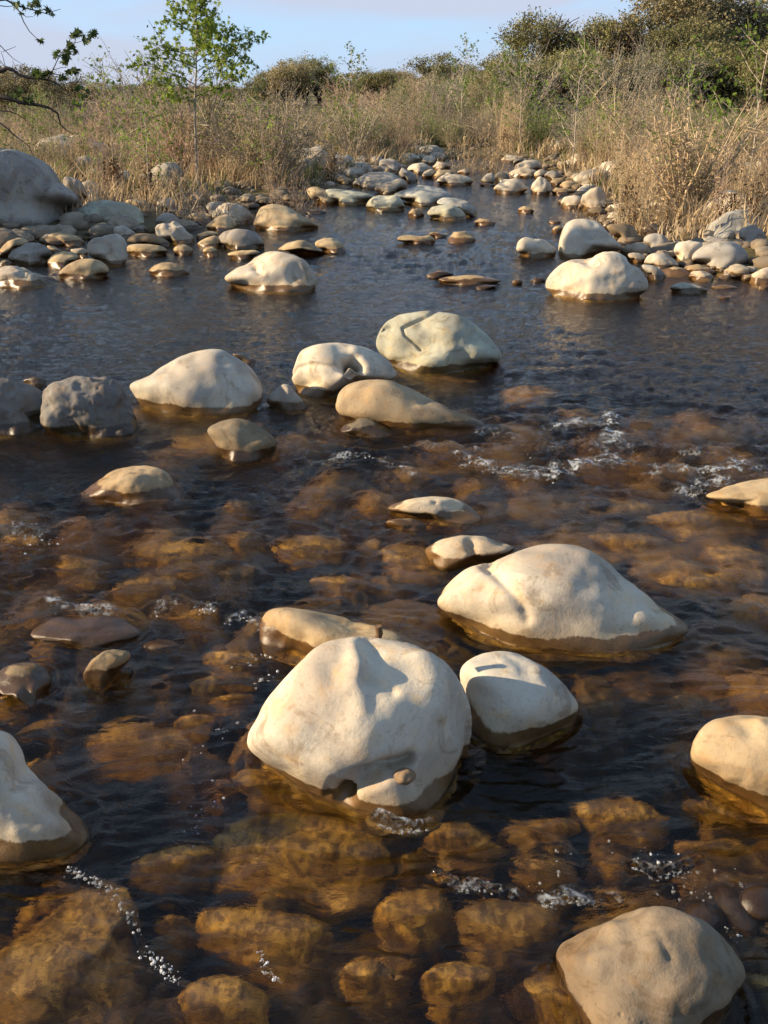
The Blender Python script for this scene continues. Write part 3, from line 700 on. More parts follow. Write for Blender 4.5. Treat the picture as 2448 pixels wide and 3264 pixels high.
A;-350,400 -250,230 -120,160 0,140 60,148 150,175 230,205 310,245 370,310 400,370 450,400 500,450 515,490 490,530 460,570 350,615 250,645 0,640 -300,640;gray;r k=.75;boulder;giant grey boulder cut by the left edge
A;400,330 450,330 510,350 550,400 555,470 520,520 490,540 450,500 420,420;gray;r;boulder;grey green rounded boulder against the giant boulder's shoulder
A;530,375 570,352 620,370 670,410 690,470 640,480 560,480 540,450;pale;a;boulder;pale upright rock second from the giant boulder
A;470,550 520,520 600,485 680,480 760,490 850,505 900,530 930,590 945,640 880,655 700,650 560,630 480,600;green;a k=.6;boulder;broad low boulder half in the giant boulder's shade
A;790,490 840,472 920,478 980,510 1020,540 1020,560 940,570 880,530;tan;r;river_rock;tan rock behind the broad half shaded boulder
A;1000,510 1040,475 1080,465 1120,490 1140,530 1130,580 1080,560 1020,540;cream;r;river_rock;bright dome rock right of the broad half shaded boulder
A;890,320 960,290 1020,250 1080,235 1140,240 1180,290 1200,360 1190,420 1100,440 1000,430 930,400 900,370;gray;a k=.7;boulder;large grey boulder with a stem shadow, deep among the left bank reeds
A;985,390 1040,368 1090,380 1105,420 1060,445 1000,440;brown;r;river_rock;pinkish round rock in front of the large reed bank boulder
A;860,420 910,402 960,420 975,460 920,475 850,465;brown;r;river_rock;shaded pinkish rock left of the pinkish round one
A;720,340 760,300 800,290 840,310 860,360 830,410 770,410 735,385;pale;r;river_rock;pale rock in stems left of the large reed bank boulder
A;550,310 590,280 620,290 640,320 600,335 560,330;cream;r;river_rock;small bright rock high in the reeds behind the pale upright rock
A;1000,610 1030,575 1080,558 1130,580 1180,630 1180,645 1080,650 1000,640;gray;r;river_rock;grey rock behind the jagged pale rock
A;1000,650 1040,620 1080,630 1120,608 1170,640 1220,690 1260,730 1250,765 1150,770 1060,745 1010,705;pale;x k=.6;boulder;jagged pale rock with a broken top on the left bank
A;1200,590 1240,565 1300,565 1350,590 1370,620 1320,630 1230,620;tan;r;river_rock;brown oval rock at the reed foot
A;1180,625 1230,608 1290,620 1305,645 1250,655 1190,650;dark;r;river_rock;dark low rock under the brown oval one
A;1360,590 1390,530 1440,500 1500,498 1560,515 1600,540 1630,580 1625,630 1560,640 1480,640 1400,620;cream;a k=.7;boulder;pale cracked boulder left of the long wedge boulder
A;1320,660 1380,600 1440,575 1490,580 1530,640 1530,670 1450,690 1350,680;tan;r;river_rock;streaked grey tan rock before the pale cracked boulder
A;1330,520 1360,495 1400,490 1420,505 1400,540 1370,570 1340,560;gray;r;river_rock;small grey rock left of the pale cracked boulder
A;590,680 610,640 660,624 710,640 730,680 700,700 620,700;tan;a;river_rock;tan faceted rock behind the cube shaped boulder
A;725,660 780,645 850,670 880,700 880,720 800,740 740,720;gray;r;river_rock;blue grey smooth rock behind the cube shaped boulder
A;830,670 880,645 930,645 955,680 930,700 860,690;gray;a;river_rock;pale grey rock beside the blue grey smooth one
A;555,800 575,740 640,705 740,693 790,710 820,770 822,880 790,905 700,900 640,880 570,840;pale;a k=.85;boulder;cube shaped pale boulder standing at the left water's edge
A;815,740 850,700 920,692 1000,705 1070,730 1110,770 1080,800 1000,780 830,765;brown;f k=.6;boulder;brown flat-topped rock right of the cube shaped boulder
A;815,775 860,762 980,765 1070,780 1090,830 1000,845 860,845 820,825;tan;f k=.5;boulder;long low slab at the water right of the cube shaped boulder
A;1115,800 1140,770 1200,765 1250,800 1240,835 1150,840 1120,825;tan;r;river_rock;small tan block right of the long low slab
A;1265,765 1320,725 1380,712 1430,725 1450,750 1420,790 1340,795 1280,785;tan;r;river_rock;oval tan rock below the jagged pale rock
A;1400,720 1450,680 1520,665 1600,670 1660,690 1710,760 1712,785 1659,800 1540,805 1440,790;gray;r k=.6;boulder;smooth grey blue mound right of the oval tan rock
A;1255,710 1320,685 1380,680 1420,700 1360,725 1280,745;tan;f;river_rock;low tan rock behind the oval tan rock
A;1300,810 1340,780 1380,785 1415,820 1400,845 1330,845;tan;a;river_rock;small knobby rock at the water under the oval tan rock
A;1460,820 1540,808 1640,802 1690,815 1640,845 1600,860 1540,870 1480,850;tan;f k=.5;river_rock;flat pale stone under the smooth grey blue mound
A;300,680 340,645 400,642 440,670 465,700 400,710;gray;r;river_rock;arched grey rock under the small leafy sapling
A;290,710 350,690 420,690 500,712 552,745 555,770 480,780 400,775 350,745;tan;r;boulder;long tan rock curving below the arched grey rock
A;260,740 290,700 330,700 360,740 370,770 300,765;gray;r;river_rock;small grey rock left of the long curving tan rock
A;150,715 200,705 255,710 260,740 200,745;tan;r;river_rock;low rock in shade under the giant boulder
A;0,730 30,712 70,720 60,745 0,765;gray;r;river_rock;small shaded rock by the left edge under the giant boulder
A;-30,850 0,810 30,760 90,730 150,722 190,750 170,770 90,790 50,840 10,850;tan;r;boulder;sloping tan rock at the left edge behind the lumpy grey one
A;40,850 90,790 170,760 240,755 290,770 340,810 320,870 250,905 150,900 80,890;gray;x k=.7;boulder;lumpy grey rock with hollows on the near left shore
A;290,770 350,780 415,815 400,830 340,830;tan;r;river_rock;small tan rock between the lumpy grey and the cube boulders
A;300,880 340,830 420,817 490,822 520,850 480,880 400,920 340,920 305,900;tan;r;boulder;brown speckled rock in front of the lumpy grey one
A;440,800 500,795 560,795 570,840 540,865 500,840;pale;a;river_rock;pale rock leaning against the cube boulder's left side
A;360,960 420,905 500,865 580,855 650,870 700,910 705,960 650,985 500,1000 400,990;tan;r k=.6;boulder;smooth tan half dome with a sunlit ridge at the left water
A;-60,950 0,915 60,895 130,905 200,940 300,960 400,1000 390,1025 300,1035 100,1040 -60,1035;pale;x k=.5;boulder;long pitted pale rock foremost on the left shore
A;-20,905 0,870 50,865 90,890 70,910 0,915;tan;r;river_rock;small tan rock at the left edge behind the long pitted pale one
A;950,940 990,900 1060,880 1130,885 1190,930 1250,950 1200,970 1050,972 970,962;tan;r k=.5;river_rock;low tan rock alone in the left pool
A;860,120 920,60 1000,30 1060,60 1060,120 980,160;cream;r;boulder;pale boulder buried deep in the left thicket
A;1290,60 1330,25 1380,18 1430,40 1450,90 1440,120 1330,120;pale;r;boulder;round pale boulder highest in the left thicket
A;20,140 60,90 110,60 150,70 150,120 100,150;cream;a;boulder;pale slanting rock behind the giant boulder's crest
F;120,430 180,380 240,355 330,365 430,350 520,355 600,400 630,450 520,480 380,510 250,480 150,470;brown;f h=.035;river_rock;brown rock awash under a line of white bubbles in the left rapids
F;350,620 380,560 440,510 500,500 570,510 560,560 500,600 470,665 420,670 370,650;brown;a k=.6;river_rock;wet curled dark rock breaking the surface left of the big cream boulder
F;600,490 660,465 740,465 800,490 720,500 640,510;brown;f k=.5;river_rock;thin brown rock ridge right of the wet curled rock
F;-30,650 0,580 80,560 150,555 210,590 240,650 170,700 150,790 60,700 0,700;brown;r h=.05;river_rock;rounded rock with water pouring over it at the left edge
E;40,870 120,835 250,840 330,830 370,860 340,890 200,900 60,930;brown;s h=.15 zb=-.13;submerged_rock;long olive rock glazed by water above the low pale slab rock
E;500,860 600,850 700,860 750,900 600,940 520,900;sub;s;submerged_rock;amber rock just under the riffle's white water
E;1060,860 1120,850 1180,870 1150,890;sub;s h=.14 zb=-.12;submerged_rock;little yellow weed covered rock near the wet tan ledge
E;180,450 220,435 330,440 400,460 380,500 260,510 190,490;sub;s h=.14 zb=-.13;submerged_rock;golden rock under water below the cracked greenish boulder
E;500,500 600,460 720,470 760,510 640,560 540,560;sub;s;submerged_rock;pale drowned slab upstream of the riffle
E;740,600 800,570 900,585 920,620 820,640;sub;s;submerged_rock;drowned olive rock among the riffle's upper foam
E;800,990 950,940 1100,960 1180,1030 1000,1090 850,1080;sub;s;submerged_rock;broad amber rock under water between the low pale slab and the wet ledge
E;1150,1040 1300,1000 1500,1020 1600,1080 1450,1150 1200,1120;sub;s;submerged_rock;broad drowned rock under the wet tan ledge
G;880,30 1000,10 1200,30 1220,120 1080,170 960,130;sub;s;submerged_rock;drowned rock behind the widest cream boulder's shoulder
G;1380,100 1480,60 1620,100 1659,200 1560,260 1400,200;sub;s;submerged_rock;drowned rock near the right edge, upper of two
G;1130,240 1300,180 1450,210 1560,270 1480,330 1250,300;sub;s;submerged_rock;drowned rock near the right edge, lower of two
G;0,70 120,60 240,130 260,230 120,260 10,200;sub;s;submerged_rock;rippled amber rock left of the two-humped cream rock
G;1250,750 1330,720 1400,760 1360,800 1270,790;dark;s;submerged_rock;dim drowned rock left of the peeling domed boulder
F;760,850 800,820 860,800 920,820 930,870 880,920 800,910;sub;s;submerged_rock;round orange stone under water left of the big cream boulder
F;660,790 700,765 745,790 720,810;sub;s;submerged_rock;small yellow stone above the round orange one
F;130,910 180,870 250,860 300,880 260,900 180,920;sub;s h=.14;submerged_rock;yellow stone catching the sun above the near left boulder
F;490,260 620,190 760,200 780,290 640,340 520,340;sub;s;submerged_rock;golden drowned rock in the sunlit left shallows
F;780,400 830,340 940,320 960,420 900,470 800,460;sub;s h=.15 zb=-.13;submerged_rock;bright golden rock under bubbles left of the long tan boulder
F;600,100 720,40 880,60 1000,140 900,200 700,190;sub;s;submerged_rock;broad golden rock in the middle left shallows
F;950,180 1050,150 1120,200 1080,280 980,280;dark;s;submerged_rock;dark drowned rock amid the golden shallows
F;1200,60 1350,20 1500,60 1480,160 1300,180 1210,130;sub;s;submerged_rock;golden slab under ripples behind the long tan boulder
F;1350,220 1450,190 1560,230 1600,310 1480,330 1370,290;sub;s;submerged_rock;golden slab nearest behind the long tan boulder
F;20,60 100,20 220,50 240,110 120,140 30,110;sub;s;submerged_rock;brown drowned rock at the left edge under sparkling bubbles
F;230,180 330,110 480,140 460,230 330,260;sub;s;submerged_rock;brown drowned rock beside the left rapids
F;900,560 1040,500 1120,560 1100,680 980,690 900,640;sub;s;submerged_rock;brown drowned rock against the long tan boulder's left end
F;900,760 1000,700 1090,720 1080,800 960,830;sub;s;submerged_rock;orange drowned rock left of the big cream boulder's shoulder
F;420,960 560,880 720,900 860,960 900,1060 760,1150 520,1120 400,1040;sub;s zb=-.22;submerged_rock;wide dim slab deep in the shade left of the big cream boulder
F;0,720 80,690 130,780 90,860 10,840;sub;s;submerged_rock;amber stone at the left edge above the near left boulder
H;960,430 1030,330 1200,290 1400,310 1560,360 1659,450 1640,640 1500,740 1200,660 960,640;sub;s h=.125 zb=-.14;submerged_rock;large rippled golden rock under water below the big cream boulder
H;870,830 900,720 1050,660 1250,700 1400,790 1420,900 1350,1010 1200,1060 1000,960 890,880;sub;s h=.12 zb=-.14;submerged_rock;large golden rock nearer than the rippled one, with bubbles over it
H;-120,1050 0,950 100,860 230,730 400,630 500,620 560,680 560,900 600,1171 400,1290 0,1300;brown;s h=.13 zb=-.15;submerged_rock;huge triangular brown rock under net-like ripples in the near left corner
H;580,530 650,470 760,420 850,400 930,460 900,560 780,620 640,600;sub;s;submerged_rock;oval brown rock under water right of the near left boulder
H;1500,940 1580,880 1659,920 1750,1000 1700,1080 1560,1130 1480,1050;sub;s;submerged_rock;mustard stone nearest the bottom centre
H;790,1100 850,1000 950,960 1080,1040 1150,1130 1180,1300 900,1300;sub;s;submerged_rock;amber rock cut by the bottom edge under the large golden one
H;660,800 720,730 780,720 850,780 830,840 740,860;sub;s;submerged_rock;small yellow stone beside the chain of sparkling bubbles
H;1020,60 1150,50 1300,160 1420,250 1350,300 1150,270 1030,170;sub;s h=.17;submerged_rock;golden ledge under water along the big cream boulder's left foot
H;80,740 160,680 260,660 230,720 110,810;sub;s;submerged_rock;slim banded stone under water at the left
H;0,640 150,560 300,580 330,620 200,650 60,680;sub;s zb=-.25;submerged_rock;dim rock under water below the near left boulder
H;560,1000 680,900 780,960 790,1060 700,1180 600,1100;dark;s zb=-.26;submerged_rock;dark stone in the gap right of the huge triangular rock
I;170,430 230,340 330,320 420,370 500,430 520,500 400,500 300,500 200,480;sub;s;submerged_rock;sparkling amber rock right below the big cream boulder's foot
I;-20,700 80,620 180,600 280,680 300,780 200,880 60,920 -20,860;sub;s;submerged_rock;squarish yellow rock under water in the bottom middle
I;330,780 350,680 450,640 600,640 720,700 740,830 650,900 520,960 400,930 340,870;brown;s;submerged_rock;round brown rock under water left of the mottled corner boulder
I;170,1010 220,920 330,900 450,950 470,1050 400,1140 250,1150 180,1100;sub;s;submerged_rock;flickering red brown stone at the bottom middle
I;900,480 950,450 1030,460 1060,500 1000,540 930,530;sub;s h=.14;submerged_rock;small mustard yellow stone under the right-hand foam
I;1250,620 1330,580 1420,600 1530,670 1540,700 1400,690 1270,650;brown;s h=.15 zb=-.13;submerged_rock;orange brown stone behind the mottled corner boulder
I;0,950 100,980 130,1040 40,1110 -50,1080;sub;s;submerged_rock;flat mustard stone at the bottom left of the red brown one
I;620,930 700,870 760,960 830,1040 900,1120 930,1240 700,1240 640,1080;sub;s h=.16;submerged_rock;golden shelf along the mottled corner boulder's left foot
I;860,250 1000,200 1100,230 1200,300 1200,400 1050,430 900,400 800,320;sub;s;submerged_rock;wide orange brown slab in the right shallows
I;500,400 650,320 780,300 830,380 700,450 560,430;sub;s;submerged_rock;brown slab left of the wide orange brown one
I;1280,260 1380,220 1500,260 1600,340 1500,380 1340,340;sub;s;submerged_rock;yellow brown slab below the peeling domed boulder
I;1250,420 1400,400 1560,450 1600,540 1440,540 1290,500;sub;s;submerged_rock;brown slab under bubbles above the orange brown stone
I;1500,1000 1600,940 1700,980 1700,1150 1560,1170;brown;s;submerged_rock;rippled brown stone in the bottom right corner
I;560,520 680,490 800,530 820,600 700,620 580,590;brown;s;submerged_rock;dim brown stone below the foamy patch
"""
DENTS = {
 'big squarish cream': [([(1170, 2050), (1188, 2100), (1180, 2165)], 30, 17), ([(1180, 2165), (1250, 2200)], 26, 17), ([(1290, 2130)], 75, 20),
        ([(1140, 2488), (1215, 2462), (1300, 2430)], 27, 95), ([(1140, 2505), (1200, 2478)], 24, 40), ([(1098, 2532)], 27, 130), ([(1045, 2530), (1062, 2490)], 14, 12), ([(1430, 2330), (1390, 2470)], 110, 62)],
 'widest smooth': [([(1560, 1800), (1600, 1850), (1665, 1930), (1680, 1970)], 20, 15), ([(1540, 1800), (1560, 1815)], 16, 14), ([(1960, 1860), (1990, 1950)], 36, 16)],
 'long tan boulder lying': [([(905, 2080), (950, 2095)], 44, 70), ([(990, 2060)], 22, -12)],
 'low two-humped': [([(1500, 1730), (1515, 1770)], 18, 16), ([(1590, 1722)], 30, 10)],
 'rounded grey boulder shaded': [([(1500, 2240)], 60, 16)],
 'large greenish': [([(1394, 988), (1340, 1018), (1282, 1045), (1290, 1070), (1335, 1112)], 4.5, 12), ([(1215, 1050), (1240, 1045)], 10, 12), ([(1460, 1130), (1380, 1100)], 46, 18), ([(1560, 1160), (1500, 1180)], 26, 12)],
 'smooth white boulder': [([(1118, 1160), (1126, 1172)], 21, 150), ([(1118, 1160), (1126, 1172)], 34, 14), ([(1080, 1140), (1100, 1165), (1135, 1212)], 8, 8), ([(930, 1195), (950, 1170), (1000, 1160), (1060, 1170), (1100, 1190)], 8, 6)],
 'large smooth pale boulder with': [([(760, 1175), (740, 1240), (770, 1270)], 14, 9), ([(560, 1180), (640, 1160)], 60, 8)],
 'low pale slab rock': [([(1386, 1600)], 7, 12)],
 'white boulder with a low': [([(815, 855), (830, 872)], 10, 8), ([(940, 850), (930, 900)], 16, 8)],
 'biggest bright': [([(2010, 830), (2020, 880)], 16, 8), ([(1880, 840)], 30, 8)],
 'mottled brown': [([(2090, 2960), (2140, 3060)], 12, 8), ([(1960, 3100)], 50, 10)],
 'cube shaped': [([(330, 770), (350, 800)], 18, 8), ([(300, 745), (365, 757)], 8, 5)],
 'jagged pale': [([(540, 712)], 12, 8)],
}
seed = 0
for ln in ROCKS.strip().split('\n'):
    cr, pts, cname, opt, name, label = [t.strip() for t in ln.split(';')]
    ox, oy, s = CROP[cr]
    poly = [(ox+float(a.split(',')[0])*s, oy+float(a.split(',')[1])*s) for a in pts.split()]
    seed += 1
    o = opt.split(); kw = {}
    for t in o[1:]:
        a, b = t.split('='); kw[a] = int(b) if a == 'level' else float(b)
    dn = ()
    for kk_, vv_ in DENTS.items():
        if label.startswith(kk_): dn = vv_
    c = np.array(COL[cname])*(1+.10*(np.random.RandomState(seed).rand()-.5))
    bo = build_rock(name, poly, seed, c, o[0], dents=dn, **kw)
    tag(bo, label, 'boulder' if name == 'boulder' else 'rock')

# ------------------------------------------------------------------ ground, far hills
def sheet(ys, half, ncol):
    s = np.linspace(-1, 1, ncol); s = np.sign(s)*(abs(s)**1.25)
    X = s[None, :]*half(ys)[:, None]; Y = np.repeat(ys[:, None], ncol, 1)
    n, m = X.shape; i = (np.arange(n-1)[:, None]*m+np.arange(m-1)[None, :]).ravel()
    return X.ravel(), Y.ravel(), np.stack([i, i+1, i+m+1, i+m], 1)
ys = np.concatenate([np.linspace(-9, .6, 24), np.linspace(.7, 8, 200), np.linspace(8.05, 40, 300), np.geomspace(40.5, 900, 90)])
X, Y, Fq = sheet(ys, lambda y: 9+np.maximum(y, 0)*1.15, 260)
Z = terrain(X, Y)
tag(mk('ground', np.stack([X, Y, Z], 1), Fq, M_GROUND), kind='structure')

def hill_material():
    m = NT('far_hill'); gp = m.n('ShaderNodeNewGeometry'); p = gp.outputs['Position']
    c = m.ramp(m.noise(p, .09, 8, .75), [(.35, (.035, .04, .028)), (.5, (.065, .065, .042)), (.65, (.12, .105, .07))])
    b = m.n('ShaderNodeBsdfPrincipled'); m.l(c, b.inputs['Base Color']); b.inputs['Roughness'].default_value = 1; b.inputs['Specular IOR Level'].default_value = 0
    m.l(m.bump(m.noise(p, .2, 6, .75), 1., 3.), b.inputs['Normal']); m.l(b.outputs[0], m.out.inputs[0]); return m.m
M_HILL = hill_material()
def ridge(y0, prof, depth, rough):
    """a low hill whose crest follows (display x, display y) points at distance y0"""
    px = np.array([p[0] for p in prof]); py = np.array([p[1] for p in prof])
    n = 240; u = np.linspace(px[0], px[-1], n); v = np.interp(u, px, py)
    P = np.array([at_y(a*D, b*D, y0) for a, b in zip(u, v)])
    rows = 14; V = []
    for k in range(rows*2-1):
        t = (k-(rows-1))/(rows-1); zz = np.maximum(P[:, 2], .5)*np.cos(t*math.pi/2)**1.1
        yy = y0+t*depth
        q = np.stack([P[:, 0]*(1+t*depth/y0*.3), np.full(n, yy), zz], 1)
        q[:, 2] += rough*fbm(np.stack([q[:, 0]/18, q[:, 1]/18, 0*q[:, 0]], 1), 4)*np.cos(t*math.pi/2) - .5
        V.append(q)
    m_ = len(V); V = np.concatenate(V); i = (np.arange(m_-1)[:, None]*n+np.arange(n-1)[None, :]).ravel()
    return V, np.stack([i, i+1, i+n+1, i+n], 1)
V, F = ridge(420, [(-500, 215), (0, 196), (150, 192), (330, 190), (430, 186), (560, 192), (700, 190), (790, 182), (870, 172), (960, 164), (1060, 150), (1160, 152), (1300, 140), (1700, 120), (2200, 160)], 120, 1.0)
tag(mk('hills', V, F, M_HILL), kind='structure')

# ------------------------------------------------------------------ cobbles: too many to count, bed and banks
rng = np.random.RandomState(5)
def stones(name, pts, sizes, mat, colr, kind, lvl=2):
    V0, F0 = ico(lvl); VV = []; FF = []; k = 0
    for (x, y, z), s in zip(pts, sizes):
        a = rng.rand()*6.28; sx, sy, sz = s*(.7+.6*rng.rand()), s*(.6+.5*rng.rand()), s*(.35+.3*rng.rand())
        W_ = V0*(1+.14*np.sin(V0@rng.normal(size=3)*2.5+rng.rand()*6))[:, None]*np.array([sx, sy, sz])
        c_, s_ = math.cos(a), math.sin(a)
        W_ = np.stack([W_[:, 0]*c_-W_[:, 1]*s_, W_[:, 0]*s_+W_[:, 1]*c_, W_[:, 2]], 1)+np.array([x, y, z])
        VV.append(W_); FF.append(F0+k); k += len(V0)
    o = mk(name, np.concatenate(VV), np.concatenate(FF), mat); o.color = (*colr, 1); return tag(o, kind=kind)
# on the bed
n = 9000; y = 1.0+6*rng.rand(n)**1.4; x = (rng.rand(n)*2-1)*(.7+.52*y)
sd = river_sd(x, y); ok = sd < .1; x, y = x[ok], y[ok]
o = stones('gravel', np.stack([x, y, terrain(x, y)+.0], 1), .016+.045*rng.rand(len(x))**2, M_ROCK, (.13, .095, .045), 'stuff')
tag(o, 'brown gravel and cobbles lying on the stream bed')
# on the banks
n = 9000; y = 7.5+26*rng.rand(n)**1.2; x = (rng.rand(n)*2-1)*(1.+.48*y)
sd = river_sd(x, y); keep = (sd > -.35) & (rng.rand(n) < np.exp(-np.maximum(sd, 0)/3.5)); x, y = x[keep], y[keep]
o = stones('gravel', np.stack([x, y, terrain(x, y)+.01], 1), .04+.13*rng.rand(len(x))**3, M_ROCK, (.24, .195, .14), 'stuff')
tag(o, 'pale cobbles scattered on both banks between the boulders')

# lesser drowned rocks that nothing tells apart
rng = np.random.RandomState(11); cnt = 0; tries = 0
while cnt < 120 and tries < 9000:
    tries += 1
    y = 1.35+3.6*rng.rand()**1.2; x = (rng.rand()*2-1)*(.50+.42*y)
    if river_sd(np.array([x]), np.array([y]))[0] > -.5 or any((x-hx_)**2+(y-hy_)**2 < (.8*hr_)**2 for hx_, hy_, hr_, hd_ in HOLES): continue
    r = (.06+.13*rng.rand())*(.75+.06*y)
    if any(((x-a)/(c+r))**2+((y-b)/(d_+r))**2 < .50 for a, b, c, d_, *_ in rock_foot): continue
    V0, F0 = ico(4); P = V0*(1+.16*fbm(V0*1.4+cnt*5.1, 2))[:, None]
    top = -.03-.06*rng.rand(); base = ter(x, y)
    P = P*np.array([r*(1+.4*rng.rand()), r*(.8+.3*rng.rand()), max((top-base)*.75, .05)])
    P[:, 2] += top-P[:, 2].max()
    a = rng.rand()*3; c_, s_ = math.cos(a), math.sin(a); P = np.stack([P[:, 0]*c_-P[:, 1]*s_, P[:, 0]*s_+P[:, 1]*c_, P[:, 2]], 1)
    o = mk('submerged_rock', P, F0, M_ROCK, loc=(x, y, 0)); k = .35+.95*rng.rand(); o.color = (.29*k, .22*k, .11*k, 1)
    rock_foot.append((x, y, r, r, top, base, 500+cnt)); cnt += 1
    tag(o, 'small rounded amber stone lying wholly under the moving water', 'rock', 'small drowned stones of the stream bed')

rng = np.random.RandomState(19); cnt = 0; tries = 0
while cnt < 85 and tries < 9000:
    tries += 1
    y = 1.3+2.6*rng.rand()**1.2; x = (rng.rand()*2-1)*(.45+.40*y)
    if any((x-hx_)**2+(y-hy_)**2 < (.7*hr_)**2 for hx_, hy_, hr_, hd_ in HOLES): continue
    r = .05+.10*rng.rand()
    if any(((x-a)/(c+r))**2+((y-b)/(d_+r))**2 < .34 for a, b, c, d_, *_ in rock_foot): continue
    V0, F0 = ico(4); P = V0*(1+.18*fbm(V0*1.5+cnt*7.7, 2))[:, None]; top = -.09-.09*rng.rand(); base = ter(x, y)
    P = P*np.array([r*(1+.4*rng.rand()), r*(.8+.3*rng.rand()), max((top-base)*.8, .05)]); P[:, 2] += top-P[:, 2].max()
    o = mk('submerged_rock', P, F0, M_ROCK, loc=(x, y, 0)); k = .4+.8*rng.rand(); o.color = (.29*k, .21*k, .11*k, 1)
    rock_foot.append((x, y, r, r, top, base, 900+cnt)); cnt += 1
    tag(o, 'small brown stone lying deep in a gap between larger drowned rocks', 'rock', 'deep small stones of the stream bed')
# lesser rocks on the shores, filling the jumbles
rng = np.random.RandomState(23)
def fill_rocks(n, xr, yr, size, label, group, colr, cond=lambda sd: (sd > -.25) & (sd < 1.6)):
    made = 0; tries = 0
    while made < n and tries < 3000:
        tries += 1
        u = (xr[0]+(xr[1]-xr[0])*rng.rand())*D; v = (yr[0]+(yr[1]-yr[0])*rng.rand())*D
        q = on_z(u, v, .05)
        sd = river_sd(q[:1], q[1:2])[0]
        if not cond(sd): continue
        r = size*(.55+.9*rng.rand())
        if any(((q[0]-a)/(c+r*.5))**2+((q[1]-b)/(d_+r*.5))**2 < .6 for a, b, c, d_, *_ in rock_foot): continue
        V0, F0 = ico(4); P = V0*(1+.2*fbm(V0*1.3+made*3.3+size*91, 2))[:, None]
        P = P*np.array([r*(1+.4*rng.rand()), r*(.8+.4*rng.rand()), r*(.5+.3*rng.rand())])
        a = rng.rand()*3; c_, s_ = math.cos(a), math.sin(a); P = np.stack([P[:, 0]*c_-P[:, 1]*s_, P[:, 0]*s_+P[:, 1]*c_, P[:, 2]], 1)
        z = ter(q[0], q[1]); z = max(z, -.08)
        o = mk('river_rock', P, F0, M_ROCK, loc=(q[0], q[1], z+r*.18)); k = .8+.4*rng.rand(); o.color = (colr[0]*k, colr[1]*k, colr[2]*k, 1)
        rock_foot.append((q[0], q[1], r, r, z+r*.6, z, 700+made)); made += 1
        tag(o, label, 'rock', group)
fill_rocks(26, (0, 560), (395, 545), .15, 'small plain rock filling a gap between the named boulders of the left shore', 'filler rocks of the left shore', (.30, .25, .185))
fill_rocks(26, (600, 1290), (325, 400), .22, 'small pale rock filling the far rock jumble at the river bend', 'filler rocks of the far jumble', (.42, .37, .29), lambda sd: -.9 < sd < 2.5)
fill_rocks(20, (1290, 1659), (440, 610), .11, 'small plain rock filling a gap between the boulders of the right shore', 'filler rocks of the right shore', (.36, .30, .22))

fill_rocks(16, (100, 700), (300, 400), .36, 'pale boulder half buried in the dry brush of the left bank', 'boulders in the left brush', (.50, .44, .34), lambda sd: 1.2 < sd < 9)
fill_rocks(14, (1180, 1659), (290, 520), .26, 'pale boulder half buried in the dry brush of the right bank', 'boulders in the right brush', (.52, .46, .35), lambda sd: .8 < sd < 8)
# ------------------------------------------------------------------ the water surface
FOAM = [  # display points, width m, strength
 ([(690, 1010), (760, 985), (830, 1000), (905, 1035)], .05, .55), ([(880, 970), (960, 965), (1040, 985)], .05, .5), ([(1000, 1000), (1050, 1015), (1100, 1030), (1180, 1028), (1250, 1018), (1310, 1000)], .075, .95),
 ([(1310, 905), (1322, 940), (1318, 985), (1330, 1010), (1400, 1025), (1480, 1022), (1560, 1030), (1620, 1015)], .06, .85), ([(1180, 935), (1240, 925), (1310, 935)], .045, .75), ([(1480, 1070), (1530, 1055), (1580, 1040)], .06, .8),
 ([(1110, 985), (1180, 975), (1260, 968), (1400, 975), (1500, 990)], .05, .42), ([(1030, 935), (1120, 950)], .04, .38),
 ([(0, 1155), (50, 1160), (110, 1158), (160, 1130)], .03, .6), ([(100, 1305), (140, 1320), (200, 1332), (250, 1335)], .035, .78), ([(345, 1320), (400, 1300), (450, 1320), (500, 1310)], .03, .6),
 ([(500, 1345), (540, 1335), (555, 1355)], .02, .6), ([(950, 1905), (990, 1925), (1050, 1922), (1110, 1935)], .016, .72), ([(1180, 1955), (1230, 1945), (1290, 1960), (1330, 1950)], .020, .72), ([(1370, 1880), (1420, 1905), (1500, 1870)], .012, .55),
 ([(810, 1782), (850, 1795), (900, 1800), (935, 1790)], .012, .95), ([(715, 558), (760, 564), (810, 566)], .10, .62), ([(930, 582), (960, 586)], .06, .5), ([(1040, 594), (1080, 598)], .07, .55), 
 ([(560, 885), (575, 875)], .015, .6), ([(150, 1880), (230, 1925), (285, 1985), (305, 2050), (370, 2105)], .006, .25)]
ROUGH = [(1150, 990, 1.3, .5, 1.), (1450, 1000, .9, .5, .9), (1300, 940, 1.2, .8, .7), (700, 1080, .8, .4, .6), (850, 1000, .6, .4, .8), (100, 1230, .5, .45, .8), (400, 1300, .5, .3, .7), (900, 560, 1.5, 1.2, .8), (1000, 520, 2, 1.5, .6), (1100, 1930, .3, .15, .5), (1250, 850, 1.2, 1., .35), (250, 1130, .6, .3, .6), (600, 1150, .8, .4, .5)]
ys = np.concatenate([np.linspace(-7, .9, 30), np.cumsum(np.concatenate([[.92], np.full(1, .006)])), ])
yy = [.93]
while yy[-1] < 46: yy.append(yy[-1]+max(.0042, .0032*yy[-1]*(.45+yy[-1]*.16)))
ys = np.concatenate([np.linspace(-7, .9, 30), np.array(yy)])
half = lambda y: np.where(y < .9, 6., .0)+np.where(y >= .9, np.minimum(.95+.50*np.maximum(y, 0), 22.), 0)
inner = np.linspace(-1, 1, 620); 
ncol = 660
def wcols(y):
    hh = .62+.44*max(y, 0); h = hh*inner
    e = np.array([hh+(k+1)**1.7*.16*(1+.06*max(y, 0)) for k in range(20)])
    return np.concatenate([-e[::-1], h, e])
